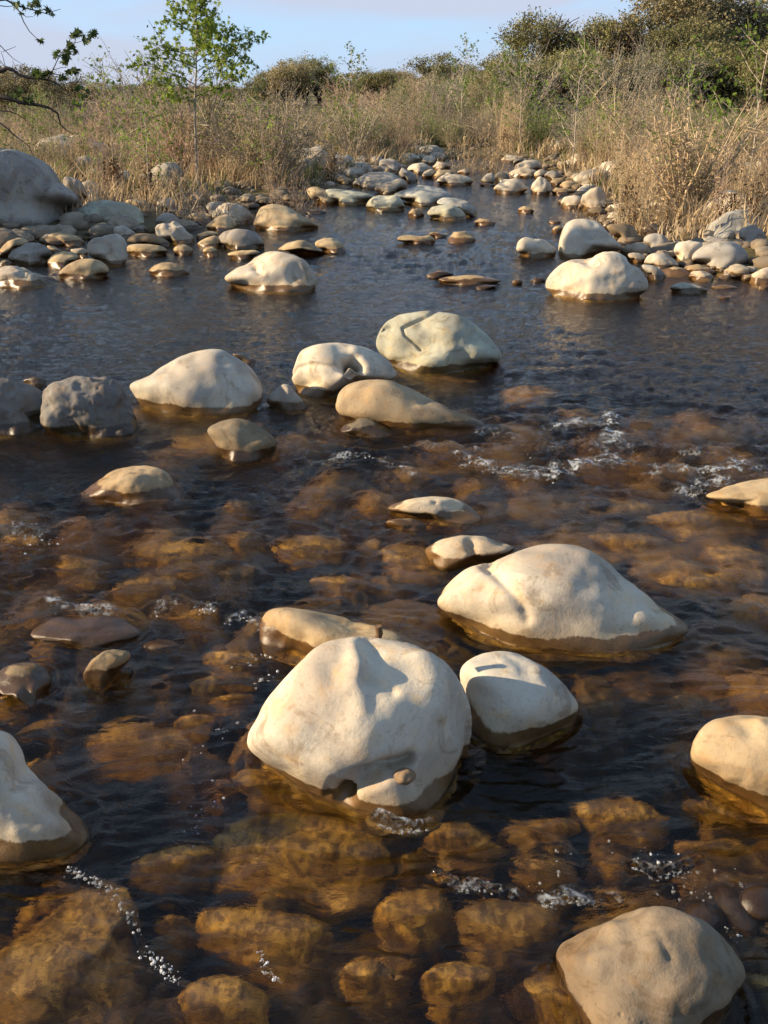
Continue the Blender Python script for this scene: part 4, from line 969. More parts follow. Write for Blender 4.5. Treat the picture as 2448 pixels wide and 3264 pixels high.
X = np.array([wcols(v) for v in ys]); Y = np.repeat(ys[:, None], ncol, 1)
nr, nc = X.shape; X, Y = X.ravel(), Y.ravel()
ra = np.zeros(len(X))
for px, py, wx, wy, s in ROUGH:
    q = gz(px, py); ra = np.maximum(ra, s*np.exp(-((X-q[0])/wx)**2-((Y-q[1])/wy)**2))
fo = np.zeros(len(X))
for line, wd, st in FOAM:
    Q = [gz(*p)[:2] for p in line]
    lo = np.min(Q, 0)-wd*4; hi = np.max(Q, 0)+wd*4
    sel = np.where((X > lo[0]) & (X < hi[0]) & (Y > lo[1]) & (Y < hi[1]))[0]
    if not len(sel): continue
    pp = np.stack([X[sel], Y[sel]], 1); wob = .6*wd*fbm(np.stack([pp[:, 0]/wd*.4, pp[:, 1]/wd*.4, 0*pp[:, 0]], 1), 2)
    best = np.full(len(sel), 1e9)
    for i in range(len(Q)-1):
        a, b = np.array(Q[i]), np.array(Q[i+1]); e = b-a; t = np.clip(((pp-a)@e)/(e@e), 0, 1); df = (pp-a)-t[:, None]*e; best = np.minimum(best, np.hypot(df[:, 0], df[:, 1]*.9))
    fo[sel] = np.maximum(fo[sel], st*np.exp(-(np.abs(best+wob)/wd)**2))
ra = np.clip(np.maximum(ra, fo*.9), 0, 1)
P0 = np.stack([X, Y, 0*X], 1)
warp = fbm(P0*.9, 2)*.35
A1 = fbm(np.stack([X*1.6+warp, Y*4.2+warp*2, 0*X], 1), 2)
A2 = fbm(np.stack([X*4.5+warp*3, Y*10+warp*5, 0*X+5], 1), 3)
A3 = 1-2.2*abs(PN(np.stack([X*7+warp*4, Y*15+warp*6, 0*X+9], 1)))
A4 = fbm(np.stack([X*16, Y*30+warp*8, 0*X+2], 1), 2)
far = sstep(4.6, 6.5, Y)
amp = (.0078-.0025*far)+.015*ra
Z = amp*(1.0*A1+1.25*A2+.65*A3)+(.0022+.0045*ra)*A4
Z = Z+fo*.014*(1+.5*A3)
nearf = 1-sstep(3.0, 4.5, Y)
Z = Z+nearf*.0024*fbm(np.stack([X*20+3+warp*3, Y*26, 0*X+7], 1), 1)
# the current mounds over rocks just below the surface and dips behind them
for (rx, ry, ra_, rb_, top, base, sd__) in rock_foot:
    if top < .012 and top > -.09 and ry < 9:
        Z = Z+.012*np.exp(-((X-rx)/(ra_*1.1))**2-((Y-ry)/(rb_*1.1))**2)
    elif top > .03 and base <= .01 and ry < 9:
        g = ((X-rx)/(ra_*1.16))**2+((Y-ry)/(rb_*1.16))**2
        Z = Z+.005*np.exp(-np.abs(g-1)*3)*(1+.6*np.sin((g)*14))*np.where(Y < 4.6, 1, .5)
i = (np.arange(nr-1)[:, None]*nc+np.arange(nc-1)[None, :]).ravel()
wtr = mk('water', np.stack([X, Y, Z], 1), np.stack([i, i+1, i+nc+1, i+nc], 1), M_WATER)
for nm, arr in (('rough_water', np.maximum(ra, .16+.50*sstep(2.4, 4.5, Y)-.22*sstep(5.5, 7.5, Y))),):
    a = wtr.data.attributes.new(nm, 'FLOAT', 'POINT'); a.data.foreach_set('value', arr.astype(np.float32))
tag(wtr, kind='structure'); wtr.cycles.is_caustics_caster = True
# white froth lying on the broken water
Fw = np.stack([i, i+1, i+nc+1, i+nc], 1); Fw = Fw[(fo[Fw] > .12).any(1)]; ids, inv = np.unique(Fw, return_inverse=True)
froth = mk('foam', np.stack([X[ids], Y[ids], Z[ids]+.0035], 1), inv.reshape(-1, 4), M_FOAM)
a = froth.data.attributes.new('foam', 'FLOAT', 'POINT'); a.data.foreach_set('value', fo[ids].astype(np.float32))
tag(froth, 'thin white froth lying on the broken water of the riffle', kind='stuff')

# bubbles riding on the broken water
rng = np.random.RandomState(3)
BUB = [(l, w_, int(120*s_)) for l, w_, s_ in FOAM if l[0][1] > 860]
BUB += [([(150, 1880), (200, 1905), (245, 1935), (285, 1985), (300, 2020), (305, 2050), (340, 2085), (372, 2110), (400, 2132)], .014, 210), ([(560, 2060), (575, 2080), (570, 2100), (600, 2120)], .008, 60),
        ([(430, 1440), (520, 1440), (560, 1420)], .05, 26), ([(440, 1480), (360, 1600), (470, 1690), (340, 1850)], .09, 40), ([(480, 1560), (500, 1600)], .05, 14), ([(380, 1810), (470, 1740), (440, 1840)], .04, 26), ([(20, 1130), (120, 1170), (40, 1180)], .07, 120),
        ([(1340, 1830), (1480, 1900), (1500, 1960)], .07, 70), ([(1200, 1850), (1160, 1930)], .05, 30), ([(660, 1430), (520, 1500)], .05, 20), ([(1550, 1880), (1640, 1960)], .04, 24), ([(1560, 2010), (1600, 2030)], .02, 8)]
pts = []; sz = []
for line, wd, n in BUB:
    Q = np.array([gz(*p)[:2] for p in line]); seg = np.hypot(*np.diff(Q, axis=0).T); cum = np.concatenate([[0], np.cumsum(seg)])
    # clusters along the line rather than an even spread
    cl = rng.rand(max(4, n//9))*cum[-1]
    t = np.clip(cl[rng.randint(len(cl), size=n)]+rng.normal(size=n)*.018, 0, cum[-1])
    x = np.interp(t, cum, Q[:, 0])+rng.normal(size=n)*wd*.5; y = np.interp(t, cum, Q[:, 1])+rng.normal(size=n)*wd*.5
    dist = y.mean()
    pts += list(zip(x, y, .002+.004*rng.rand(n))); sz += list((.0009+.0034*rng.rand(n)**4)*(.75+.14*dist))
V0, F0 = ico(2); P = np.array(pts); S = np.array(sz)
ok = np.ones(len(P), bool)
for (rx, ry, ra_, rb_, top, base, s__) in rock_foot:
    if top > .0: ok &= ((P[:, 0]-rx)/(ra_*.93))**2+((P[:, 1]-ry)/(rb_*.93))**2 > 1
P, S = P[ok], S[ok]
V = (V0[None]*S[:, None, None]+P[:, None, :]).reshape(-1, 3); F = (F0[None]+(np.arange(len(P))*len(V0))[:, None, None]).reshape(-1, 3)
tag(mk('foam', V, F, M_BUBBLE), 'white bubbles and foam riding the broken water', kind='stuff')

# pebble on the ledge, twig behind the big boulder
def drop(u, v):
    dg = bpy.context.evaluated_depsgraph_get(); r = ray(u, v); r = r/np.linalg.norm(r)
    hit, loc, nrm, idx, ob, mt = scene.ray_cast(dg, Vector((0, 0, CAM_H)), Vector(r))
    return np.array(loc), np.array(nrm)
bpy.context.view_layer.update()
loc, nr_ = drop(1290, 2478)
V0, F0 = ico(4); P = V0*(1+.14*fbm(V0*1.5+4, 2))[:, None]*np.array([.026, .021, .019])
tag(mk('pebble', P, F0, M_ROCK, loc=tuple(loc+np.array([0, -.002, .006]))), 'small brown pebble caught on the ledge of the big squarish boulder', 'pebble').color = (.24, .165, .10, 1)
loc, nr_ = drop(1203, 2060)
mb = MB(); base = loc+np.array([0, .10, -.04]); tipx = at_y(1206, 2004, base[1])
mb.tube([base, (base+tipx)/2+np.array([.004, 0, 0]), tipx+np.array([0, 0, .008])], [.010, .0095, .009], 8)
tag(mb.build('twig', M_LITTER, None, True), 'short reddish brown stick standing up behind the big squarish boulder', 'stick')

# ------------------------------------------------------------------ vegetation
def stem_pts(rng, base, h, lean, bend, n=5):
    a = rng.rand()*6.283; d = np.array([math.cos(a), math.sin(a), 0])
    t = np.linspace(0, 1, n)[:, None]
    return base+np.array([0, 0, 1.])*h*t+d*(lean*t+bend*t*t)*h+rng.normal(size=(n, 3))*h*.006*np.array([1, 1, .2])
def along(pts, t):
    s = np.linspace(0, 1, len(pts)); return np.array([np.interp(t, s, pts[:, k]) for k in range(3)]).T
def dry_reed(seed, n=62, h=1.6, spread=.42, stem=None, leaf=None, green=None, thick=.0062, litter=200):
    """a clump of thin dry canes with side twigs and curled leaves"""
    rng = np.random.RandomState(seed); S = MB(); Lf = MB(); G = MB()
    for i in range(n):
        r = spread*math.sqrt(rng.rand()); a = rng.rand()*6.283; b = np.array([r*math.cos(a), r*math.sin(a), -.05])
        hh = h*(.45+.65*rng.rand()); p = stem_pts(rng, b, hh, .05+.22*rng.rand(), .16*rng.rand())
        S.tube(p, np.linspace(thick*(.8+.5*rng.rand()), thick*.3, 5), 3)
        for k in range(rng.randint(3, 8)):
            t = .25+.75*rng.rand(); q = along(p, [t])[0]; d = rng.normal(size=3)*.6+np.array([0, 0, .9]); d /= np.linalg.norm(d); ln = hh*(.07+.16*rng.rand())
            e = q+d*ln; S.tube([q, q+d*ln*.5+rng.normal(size=3)*.01, e], [thick*.45, thick*.35, thick*.2], 3)
            pp = q+d*ln*rng.rand(5)[:, None]; Lf.leaves(pp[:3], .055, rng, 4.5, (0, 0, -.2))
        m = rng.randint(3, 8); Lf.leaves(along(p, rng.rand(m)), .09, rng, 6., (0, 0, -.5))
        if green is not None and rng.rand() < .45: G.leaves(along(p, .35+.65*rng.rand(14))+rng.normal(size=(14, 3))*.02, .05, rng, 3.2, (0, 0, .3))
    # drift of dead leaves and flood litter caught at the foot
    m = litter; q = rng.normal(size=(m, 3))*np.array([spread*.55, spread*.55, .09])+np.array([0, 0, .07]); q[:, 2] = abs(q[:, 2]); Lf.leaves(q, .07, rng, 3.)
    K = MB()
    for i in range(7):
        cz = .05+h*.5*rng.rand()**1.6; q = rng.normal(size=(44, 3))*np.array([.045, .045, .11])+np.append(rng.normal(size=2)*spread*.45, cz); q[:, 2] = abs(q[:, 2]); K.leaves(q, .085, rng, 3., (0, 0, -.5))
    root = empty('dry_shrub', (0, 0, 0)); K.build('snagged_debris', M_LITTER, root)['kind'] = 'stuff'; S.build('stems', stem or M_DRYSTEM, root); Lf.build('dead_leaves', leaf or M_DRYLEAF, root)
    if green is not None: G.build('foliage', green, root)
    return root
def twiggy(seed, h=1.3, r=.9, mat=None, leafm=None, n=40, nl=1500, ls=.035):
    rng = np.random.RandomState(seed); S = MB(); Lf = MB()
    for i in range(n):
        a = rng.rand()*6.283; el = .35+.9*rng.rand(); d = np.array([math.cos(a)*math.cos(el), math.sin(a)*math.cos(el), math.sin(el)])
        e = d*np.array([r, r, h])*(.7+.4*rng.rand()); t = np.linspace(0, 1, 6)[:, None]
        p = e*t+np.array([0, 0, -.05])+rng.normal(size=(6, 3))*.03*t; S.tube(p, np.linspace(.010, .003, 6), 3)
        for k in range(9):
            q = along(p, [.3+.7*rng.rand()])[0]; dd = d+rng.normal(size=3)*.7; dd /= np.linalg.norm(dd); ln = .12+.3*rng.rand()
            S.tube([q, q+dd*ln*.5+rng.normal(size=3)*.02, q+dd*ln], [.004, .003, .0018], 3)
            m = nl//(n*9)+1; Lf.leaves(q+dd*ln*(.2+.9*rng.rand(m))[:, None]+rng.normal(size=(m, 3))*.03, ls, rng, 2.2)
    root = empty('bush', (0, 0, 0)); S.build('stems', mat or M_GRAYSTEM, root); Lf.build('foliage', leafm, root); return root
def sapling(seed, h=1.7, nb=14, leaf=M_GREEN, ls=.075, per=12, width=.35, name='sapling', top=1.):
    per = int(per*1.5); ls = ls*1.15
    rng = np.random.RandomState(seed); S = MB(); Lf = MB()
    tr = stem_pts(rng, np.array([0, 0, -.1]), h, .04, .03, 8); S.tube(tr, np.linspace(.007*h/1.7+.003, .003, 8), 5)
    for i in range(nb):
        t = .22+.78*(i+.5*rng.rand())/nb; q = along(tr, [t])[0]; a = i*2.4+rng.rand(); w = h*width*(1.15-t)**.8*(.7+.5*rng.rand())
        d = np.array([math.cos(a), math.sin(a), .55]); tt = np.linspace(0, 1, 5)[:, None]
        p = q+d*w*tt+np.array([0, 0, .22*w])*tt**2+rng.normal(size=(5, 3))*.012*tt; S.tube(p, np.linspace(.006, .002, 5), 3)
        m = max(3, int(per*(w/(h*width))+3)); Lf.stars(along(p, .25+.78*rng.rand(m))+rng.normal(size=(m, 3))*np.array([.05, .05, .04])*ls/.075, ls, rng)
    m = per; Lf.stars(along(tr, .8+.2*rng.rand(m))+rng.normal(size=(m, 3))*.04, ls, rng)
    root = empty(name, (0, 0, 0)); S.build('trunk', M_GRAYSTEM, root); Lf.build('foliage', leaf, root); return root
TOPZ = {}
def oak(seed, h=5., r=2.4, leaf=None, nleaf=13000, ls=.135, name='oak_tree', open_=.5):
    """forked trunk, bent limbs, crown of leaf clumps with gaps"""
    rng = np.random.RandomState(seed); S = MB(); Lf = MB(); tips = []
    def grow(p, d, ln, rad, lev):
        n = 5; pts = [p]; dd = d.copy()
        for k in range(n):
            dd = dd+rng.normal(size=3)*.22+np.array([0, 0, .05]); dd /= np.linalg.norm(dd); pts.append(pts[-1]+dd*ln/n)
        pts = np.array(pts); S.tube(pts, np.linspace(rad, rad*.55, n+1), 6 if lev < 2 else 4)
        if lev >= 3: tips.append(pts[-1]); tips.append(pts[3]); return
        for k in range(rng.randint(3, 5)):
            q = pts[rng.randint(2, n+1)]; a = rng.rand()*6.283; nd = dd*.6+np.array([math.cos(a), math.sin(a), .25+.3*rng.rand()])*.8; nd /= np.linalg.norm(nd)
            grow(q, nd, ln*(.62+.2*rng.rand()), rad*.52, lev+1)
    for k in range(2):
        a = rng.rand()*6.283; d = np.array([math.cos(a)*.4, math.sin(a)*.4, 1.]); grow(np.array([0, 0, -.2]), d/np.linalg.norm(d), h*.36, .035*h, 0)
    T = np.array(tips); c = np.array([0, 0, h*.60])
    T = T-np.array([T[:, 0].mean(), T[:, 1].mean(), 0]); 
    sc = np.array([r/(np.percentile(abs(T[:, 0]), 92)+.3), r/(np.percentile(abs(T[:, 1]), 92)+.3), 1]); 
    S.V = [v*np.array([sc[0], sc[1], 1]) for v in S.V]; zt = (h*.93)/T[:, 2].max(); S.V = [v*np.array([1, 1, zt]) for v in S.V]; T = T*sc*np.array([1, 1, zt])
    # shell clumps as well as tips
    m = 46; a = rng.rand(m)*6.283; cz = rng.rand(m)*1.5-.5; cz = np.clip(cz, -.55, 1); rr = np.sqrt(1-np.clip(cz, 0, 1)**2)*(1-.25*(cz < 0)); rad = .78+.25*rng.rand(m)
    E = np.stack([np.cos(a)*rr*r*rad, np.sin(a)*rr*r*rad, h*.58+cz*h*.40*rad], 1)
    C_ = np.concatenate([T[rng.permutation(len(T))[:90]], E]); per = nleaf//len(C_)
    cs = (.16+.26*rng.rand(len(C_)))*r*.62
    q = C_[:, None, :]+rng.normal(size=(len(C_), per, 3))*cs[:, None, None]*np.array([.62, .62, .42]); Lf.leaves(q.reshape(-1, 3), ls, rng, 1.8)
    global TOPZ; zt_ = np.percentile(np.concatenate(Lf.V)[:, 2], 97); TOPZ[seed] = zt_
    root = empty(name, (0, 0, 0)); S.build('trunk', M_BARK, root); Lf.build('crown', leaf or M_OAK, root); return root

def put(root, used, x, y, s=1., rz=None, rng=random, label=None, cat=None, group=None, dz=0.):
    o = root if id(root) not in used and root.name not in used else copy_tree(root)
    used.add(root.name)
    o.location = (x, y, ter(x, y)+dz); o.rotation_euler = (0, 0, rng.random()*6.283 if rz is None else rz); sx = s; o.scale = (sx, sx, sx)
    tag(o, label, cat, group); return o
random.seed(4); used = set()
reeds = [dry_reed(1), dry_reed(2, 55, 1.5, .36, M_REDSTEM), dry_reed(3, 75, 1.35, .5, M_GRAYSTEM, M_DRYLEAF, M_OLIVE), dry_reed(4, 50, 1.7, .3, M_DRYSTEM, M_DRYLEAF, M_OLIVE), dry_reed(5, 80, 1.1, .5, M_DRYSTEM), dry_reed(6, 20, 1.5, .22, M_REDSTEM, thick=.008, litter=90), dry_reed(7, 26, 1.1, .16, M_DRYSTEM, thick=.006, litter=60)]
bushes = [twiggy(11, 1.3, .9, M_GRAYSTEM, M_OLIVE), twiggy(12, 1.5, .8, M_REDSTEM, M_DRYLEAF, 44, 1100), twiggy(13, 1.2, 1., M_GRAYSTEM, M_SAGE, 40, 1800), twiggy(14, 1.4, 1.1, M_GRAYSTEM, M_OAKBROWN, 48, 2600), twiggy(15, 1.3, .9, M_GRAYSTEM, M_OLIVE, 40, 3200, .045), twiggy(16, 1.25, .85, M_GRAYSTEM, M_GREEN, 40, 3000, .05)]
saps = [sapling(21, 1.6), sapling(22, 1.9, 16), sapling(23, 1.4, 12, M_OLIVE, .05, 22), sapling(24, 2.0, 18, M_GREEN, .06, 26, .42)]
rng = np.random.RandomState(77)

LB = {  # region: label, group
 'left': ('dry tan canes crowding the left bank behind its boulders', 'dry canes of the left bank'),
 'mid': ('dry canes standing at the far bend beyond the rock jumble', 'dry canes of the far bend'),
 'right': ('dry straw coloured canes covering the right bank', 'dry canes of the right bank')}
def region(x, y): return 'left' if x < -.2*0-.0 and x < .02*y-.4 else ('right' if x > .13*y else 'mid')
def scatter(n, protos, weights, ymin, ymax, cond, smin, smax, labels=LB, cat='shrub', sdmin=.9, prob=None, near=None):
    made = 0; tries = 0; placed = []
    while made < n and tries < n*60:
        tries += 1
        y = ymin+(ymax-ymin)*rng.rand()**1.25; x = (rng.rand()*2-1)*(.6+.44*y)
        sd = river_sd(np.array([x]), np.array([y]))[0]
        if sd < sdmin or not cond(x, y): continue
        sp = .26+.012*y
        if any((x-a)**2+(y-b)**2 < sp*sp for a, b in placed): continue
        if any(((x-a)/(c+.15))**2+((y-b)/(d_+.15))**2 < 1 and top > .25 for a, b, c, d_, top, *_ in rock_foot): continue
        nv = float(PN(np.array([[x*.42+3, y*.30, .5]]))[0])
        if cat == 'shrub' and nv < -.20: continue
        hm = (1+.55*nv)*(.66 if x < -.27*y else 1.)
        placed.append((x, y)); r_ = region(x, y); lb, g = labels[r_]
        put(protos[rng.choice(len(protos), p=weights)], used, x, y, (smin+(smax-smin)*rng.rand())*hm*(1.35 if rng.rand() < .12 else 1.), rng.rand()*6.28, label=lb, cat=cat, group=g); made += 1
# thickets (left bank starts behind its boulders; the right bank comes nearer)
scatter(90, reeds, [.20, .15, .2, .18, .1, .12, .05], 15, 30, lambda x, y: x < .02*y-.4 and y > 16.6-.5*max(0, x+3.2), .34, .76)
scatter(74, reeds, [.30, .08, .17, .12, .2, .07, .06], 11.6, 30, lambda x, y: x > .13*y and x > 2.6 and y < 24 and (x-3.5)**2+(y-10.8)**2 > 4.0, .38, .70)
scatter(45, reeds, [.25, .1, .25, .1, .2, .05, .05], 25, 40, lambda x, y: .02*y-.4 <= x <= .13*y, .5, .85)
LBB = {'left': ('twiggy grey brown bush rising from the left thicket', 'twiggy bushes of the left thicket'), 'mid': ('rounded olive brown bush beyond the far bend', 'rounded bushes beyond the far bend'),
       'right': ('twiggy olive bush on the slope of the right bank', 'twiggy bushes of the right slope')}
scatter(55, bushes, [.25, .22, .1, .12, .13, .18], 17, 48, lambda x, y: x < .02*y-.4, .8, 1.3, LBB, 'bush')
scatter(60, bushes, [.10, .1, .2, .20, .2, .2], 28, 62, lambda x, y: .02*y-.4 <= x <= .13*y, .6, 1.05, LBB, 'bush')
scatter(85, bushes, [.18, .12, .2, .15, .15, .2], 17, 46, lambda x, y: x > .13*y, .5, .85, LBB, 'bush')
LBS = {'left': ('young bright green leafy sapling among the left dry canes', 'green saplings of the left bank'), 'mid': ('young green sapling beyond the far rock jumble', 'green saplings of the far bend'),
       'right': ('young bright green sapling among the right bank brush', 'green saplings of the right bank')}
scatter(34, saps, [.3, .25, .25, .2], 13.4, 24, lambda x, y: x < .02*y-.4, .4, 1.0, LBS, 'sapling')
scatter(20, saps, [.15, .15, .35, .35], 25, 44, lambda x, y: .02*y-.4 <= x <= .13*y, .5, 1.1, LBS, 'sapling')
scatter(30, saps, [.25, .25, .2, .3], 12, 34, lambda x, y: x > .13*y, .4, .8, LBS, 'sapling')

def at_disp(px, y, **k):
    x = at_y(px*D, 300, y)[0]; return x, y
# saplings the photograph singles out
for (px, y, s, pr, lb) in [(750, 24, 1.25, 3, 'lush light green sapling just left of the far bend'), (995, 34, 1.5, 3, 'pale green sapling in front of the brown bushes beyond the bend'), (1130, 27, 1.35, 1, 'broad leafy green sapling right of the bend'),
                           (1245, 21, 1.3, 3, 'bright green bushy sapling in the middle of the right slope'), (1500, 14, 1.05, 1, 'tall thin sapling with a leafy top above the multi-stemmed bush'), (1640, 15, 1.5, 3, 'large bright green sapling at the right edge'),
                           (330, 15.5, .95, 0, 'small green sapling just left of the tall young sycamore'), (232, 15, 1.05, 1, 'yellow green leafy sapling near the left oaks'), (1300, 20, 1.0, 2, 'darker green sapling right of the bright bushy one')]:
    x, y = at_disp(px, y); put(saps[pr], used, x, y, s, 1., label=lb, cat='sapling')

# low dry grass, uncountable
def grass(name, n, cond, hmin, hmax, mat, label, ymin, ymax):
    mb = MB(); r = np.random.RandomState(9+n); cl = n//14; pts = []
    while len(pts) < cl:
        y = ymin+(ymax-ymin)*r.rand()**1.3; x = (r.rand()*2-1)*(.6+.46*y)
        pts.append((x, y))
    pts = np.array(pts); sd = river_sd(pts[:, 0], pts[:, 1]); pts = pts[(sd > .5) & cond(pts[:, 0], pts[:, 1])]
    z = terrain(pts[:, 0], pts[:, 1]); B = []
    k = 14; c = np.repeat(np.column_stack([pts, z]), k, 0); c[:, :2] += r.normal(size=(len(c), 2))*.10
    h = (hmin+(hmax-hmin)*r.rand(len(c)))[:, None]; d = r.normal(size=(len(c), 3))*np.array([.35, .35, 0])+np.array([0, 0, 1]); s = np.cross(d, r.normal(size=(len(c), 3))); s /= np.linalg.norm(s, axis=1)[:, None]
    wd = (.003+.0005*c[:, 1:2])
    a = c-s*wd; b = c+s*wd; m1 = c+d*h*.6-s*wd*.7; m2 = c+d*h*.6+s*wd*.7; t = c+d*h+np.array([1, .3, -.3])*h*.25*r.rand(len(c), 1)
    V = np.stack([a, b, m2, m1, t], 1).reshape(-1, 3); i = np.arange(len(c))*5
    o = mk(name, V, [np.stack([i, i+1, i+2, i+3], 1), np.stack([i+3, i+2, i+4], 1)], mat, smooth=False); return tag(o, label, kind='stuff')
grass('grass', 34000, lambda x, y: (y > 12.5) | (x > 0), .12, .5, M_DRYLEAF, 'dry straw grass covering the banks under the canes', 10.5, 42)
grass('grass', 16000, lambda x, y: (y > 15), .1, .4, M_OLIVE, 'low green and olive weeds among the dry grass', 12, 50)

# ---- trees
oaks = [oak(31), oak(32, 5.4, 2.6, M_OAK), oak(33, 4.6, 2.3, M_OAKBROWN), oak(34, 5.2, 2.2, M_OAKBROWN, 10000), oak(35, 3.2, 2.2, M_OAK, 11000)]
def tree(px, topy, y, pr, w, lb, cat='oak tree', group=None, wide=1.):
    """px, topy: where the crown's top stands in the photograph; y: distance"""
    q = at_y(px*D, topy*D, y); g = ter(q[0], y); hh = q[2]-g
    o = put(oaks[pr], used, q[0], y, 1., w, label=lb, cat=cat, group=group); base_h = TOPZ[31+pr]*.97
    wide = wide*1.12; s = max(hh, 1.)/base_h; o.scale = (s*wide, s*wide, s); return o
for t in [(1180, 50, 52, 1, .3, 'dark green oak with a bare forked trunk showing, left end of the right tree line'), (1350, 48, 56, 0, 1.3, 'green oak with an open top in the middle of the right tree line'),
          (1280, 78, 60, 1, 2.3, 'oak standing just behind the gap in the right tree line'), (1445, 0, 54, 3, .8, 'tall brown leaved oak, left of the highest two'), (1530, -22, 56, 2, 2., 'highest brown oak in the right tree line'),
          (1595, 8, 58, 3, 3., 'brownish oak right of the highest one'), (1650, 50, 62, 0, 4., 'dark oak at the right edge of the tree line'), (1720, 60, 60, 1, 4.4, 'dark oak mostly past the right edge of the tree line'), (1400, 70, 62, 2, 5., 'brown oak filling behind the green open topped one'),
          (1115, 118, 58, 4, 1., 'small oak sloping down from the dark forked one'), (1490, 60, 50, 0, 5.5, 'olive oak in front of the two tall brown ones'), (1240, 120, 48, 4, 3.6, 'low oak in front of the gap in the right tree line'),
          (655, 132, 60, 1, 2.6, 'grey green oak with a double top alone above the middle thicket'), (610, 152, 58, 3, 1.9, 'lower brownish oak left of the double topped one'),
          (585, 160, 62, 4, 3.3, 'low grey green tree left end of the clump above the middle thicket'), (628, 143, 57, 2, 4.4, 'rounded tree filling the middle of the clump above the thicket'), (692, 152, 61, 0, 1.1, 'tree at the right shoulder of the clump above the thicket'), (730, 176, 63, 4, 5.1, 'lowest tree at the right end of the clump above the thicket'),
          (955, 126, 80, 4, 2.2, 'small round topped tree poking up on the middle skyline'), (1005, 142, 84, 3, .7, 'brown rounded tree right of the small round topped one'), (820, 164, 90, 4, 3.2, 'tiny tree bump at the left start of the middle skyline'),
          (1060, 160, 78, 0, 4.2, 'green tree where the middle skyline meets the right slope'), (890, 170, 85, 2, 5.2, 'low brown tree in the middle skyline'),
          (40, 158, 34, 2, .2, 'dark rusty oak at the left edge under the bare limb'), (125, 168, 33, 3, 1.4, 'dark rusty oak right of the one at the left edge'), (-40, 150, 36, 0, 2.4, 'dark green oak mostly past the left edge')]:
    tree(*t)
rng = np.random.RandomState(8)
for px in range(-20, 1140, 47):
    topy = 176+rng.rand()*22 if px < 700 else 150+rng.rand()*26
    if px < 60: topy += 20
    tree(px+rng.rand()*25, topy, 55+rng.rand()*35, rng.choice([2, 3, 4, 4, 0]), rng.rand()*6, 'low tree of the distant line behind the middle and left thickets', 'tree', 'distant low trees behind the thickets', 1.5)
for px in range(1080, 1760, 36):
    tree(px+rng.rand()*25, 128+rng.rand()*45-.05*(px-1100), 38+rng.rand()*10, rng.choice([0, 1, 0, 3, 4]), rng.rand()*6, 'low rounded oak scrub clothing the right slope', 'tree', 'oak scrub of the right slope', 1.0)
for px in (960, 1130, 1290, 1420, 1330):
    x, y = at_disp(px, 36+rng.rand()*6); put(bushes[2], used, x, y, 1.9+rng.rand()*.6, rng.rand()*6, label='large pale sage green bush among the darker scrub', cat='bush', group='pale sage bushes')

# ---- the tall young sycamore
rng = np.random.RandomState(41); S = MB(); Lf = MB(); YS = 15.6
k1 = .7378
def w1(x, y, dy=0.): return at_y(x*k1, y*k1, YS+dy)
tr = np.array([w1(838, 640), w1(842, 500), w1(843, 400), w1(848, 300), w1(846, 200), w1(850, 110), w1(848, 50), w1(838, -20), w1(842, -90)])
tr[0, 2] = ter(tr[0, 0], YS)-.1
S.tube(tr, [.021, .019, .016, .014, .012, .010, .008, .006, .004], 6)
pxm = FPX*CA/YS/k1*1.05      # crop pixels per metre
yy_ = 440
sides = 1
while yy_ > -85:
    q = w1(845, yy_); sides = -sides
    reach = np.interp(yy_, [-90, -20, 40, 110, 200, 290, 380, 440], [18, 42, 66, 115, 150, 215, 205, 120])*(.80+.45*rng.rand())/pxm
    a = rng.normal()*.75; d = np.array([sides*math.cos(a), math.sin(a), 0]); rise = (.30+.35*rng.rand())
    tt = np.linspace(0, 1, 7)[:, None]; p = q+d*reach*tt+np.array([0, 0, 1])*reach*rise*(tt-.35*tt**2)+rng.normal(size=(7, 3))*.02*tt
    S.tube(p, np.linspace(.009, .003, 7), 4)
    m = int(8+58*reach)
    t = .18+.85*rng.rand(m)
    for tw in range(6):
        q2 = along(p, [.3+.6*rng.rand()])[0]; d2 = d*.6+rng.normal(size=3)*.6; d2[2] += .3; e = q2+d2*reach*.3; S.tube([q2, (q2+e)/2+rng.normal(size=3)*.01, e], [.004, .003, .002], 3)
        nl_ = 2+int(13*reach); Lf.stars(q2+(e-q2)*(.4+.7*rng.rand(nl_))[:, None]+rng.normal(size=(nl_, 3))*.035, .10, rng)
    Lf.stars(along(p, t)+rng.normal(size=(m, 3))*np.array([.05, .05, .045]), .10, rng)
    yy_ -= 15+8*rng.rand()
root = empty('sycamore_tree', tuple(tr[0]))
for o in (S.build('trunk', M_GRAYSTEM), Lf.build('foliage', M_BRIGHT)):
    o.parent = root; o.location = tuple(-tr[0])
tag(root, 'tall slender young sycamore with bright green leaves rising above the left thicket', 'sycamore')

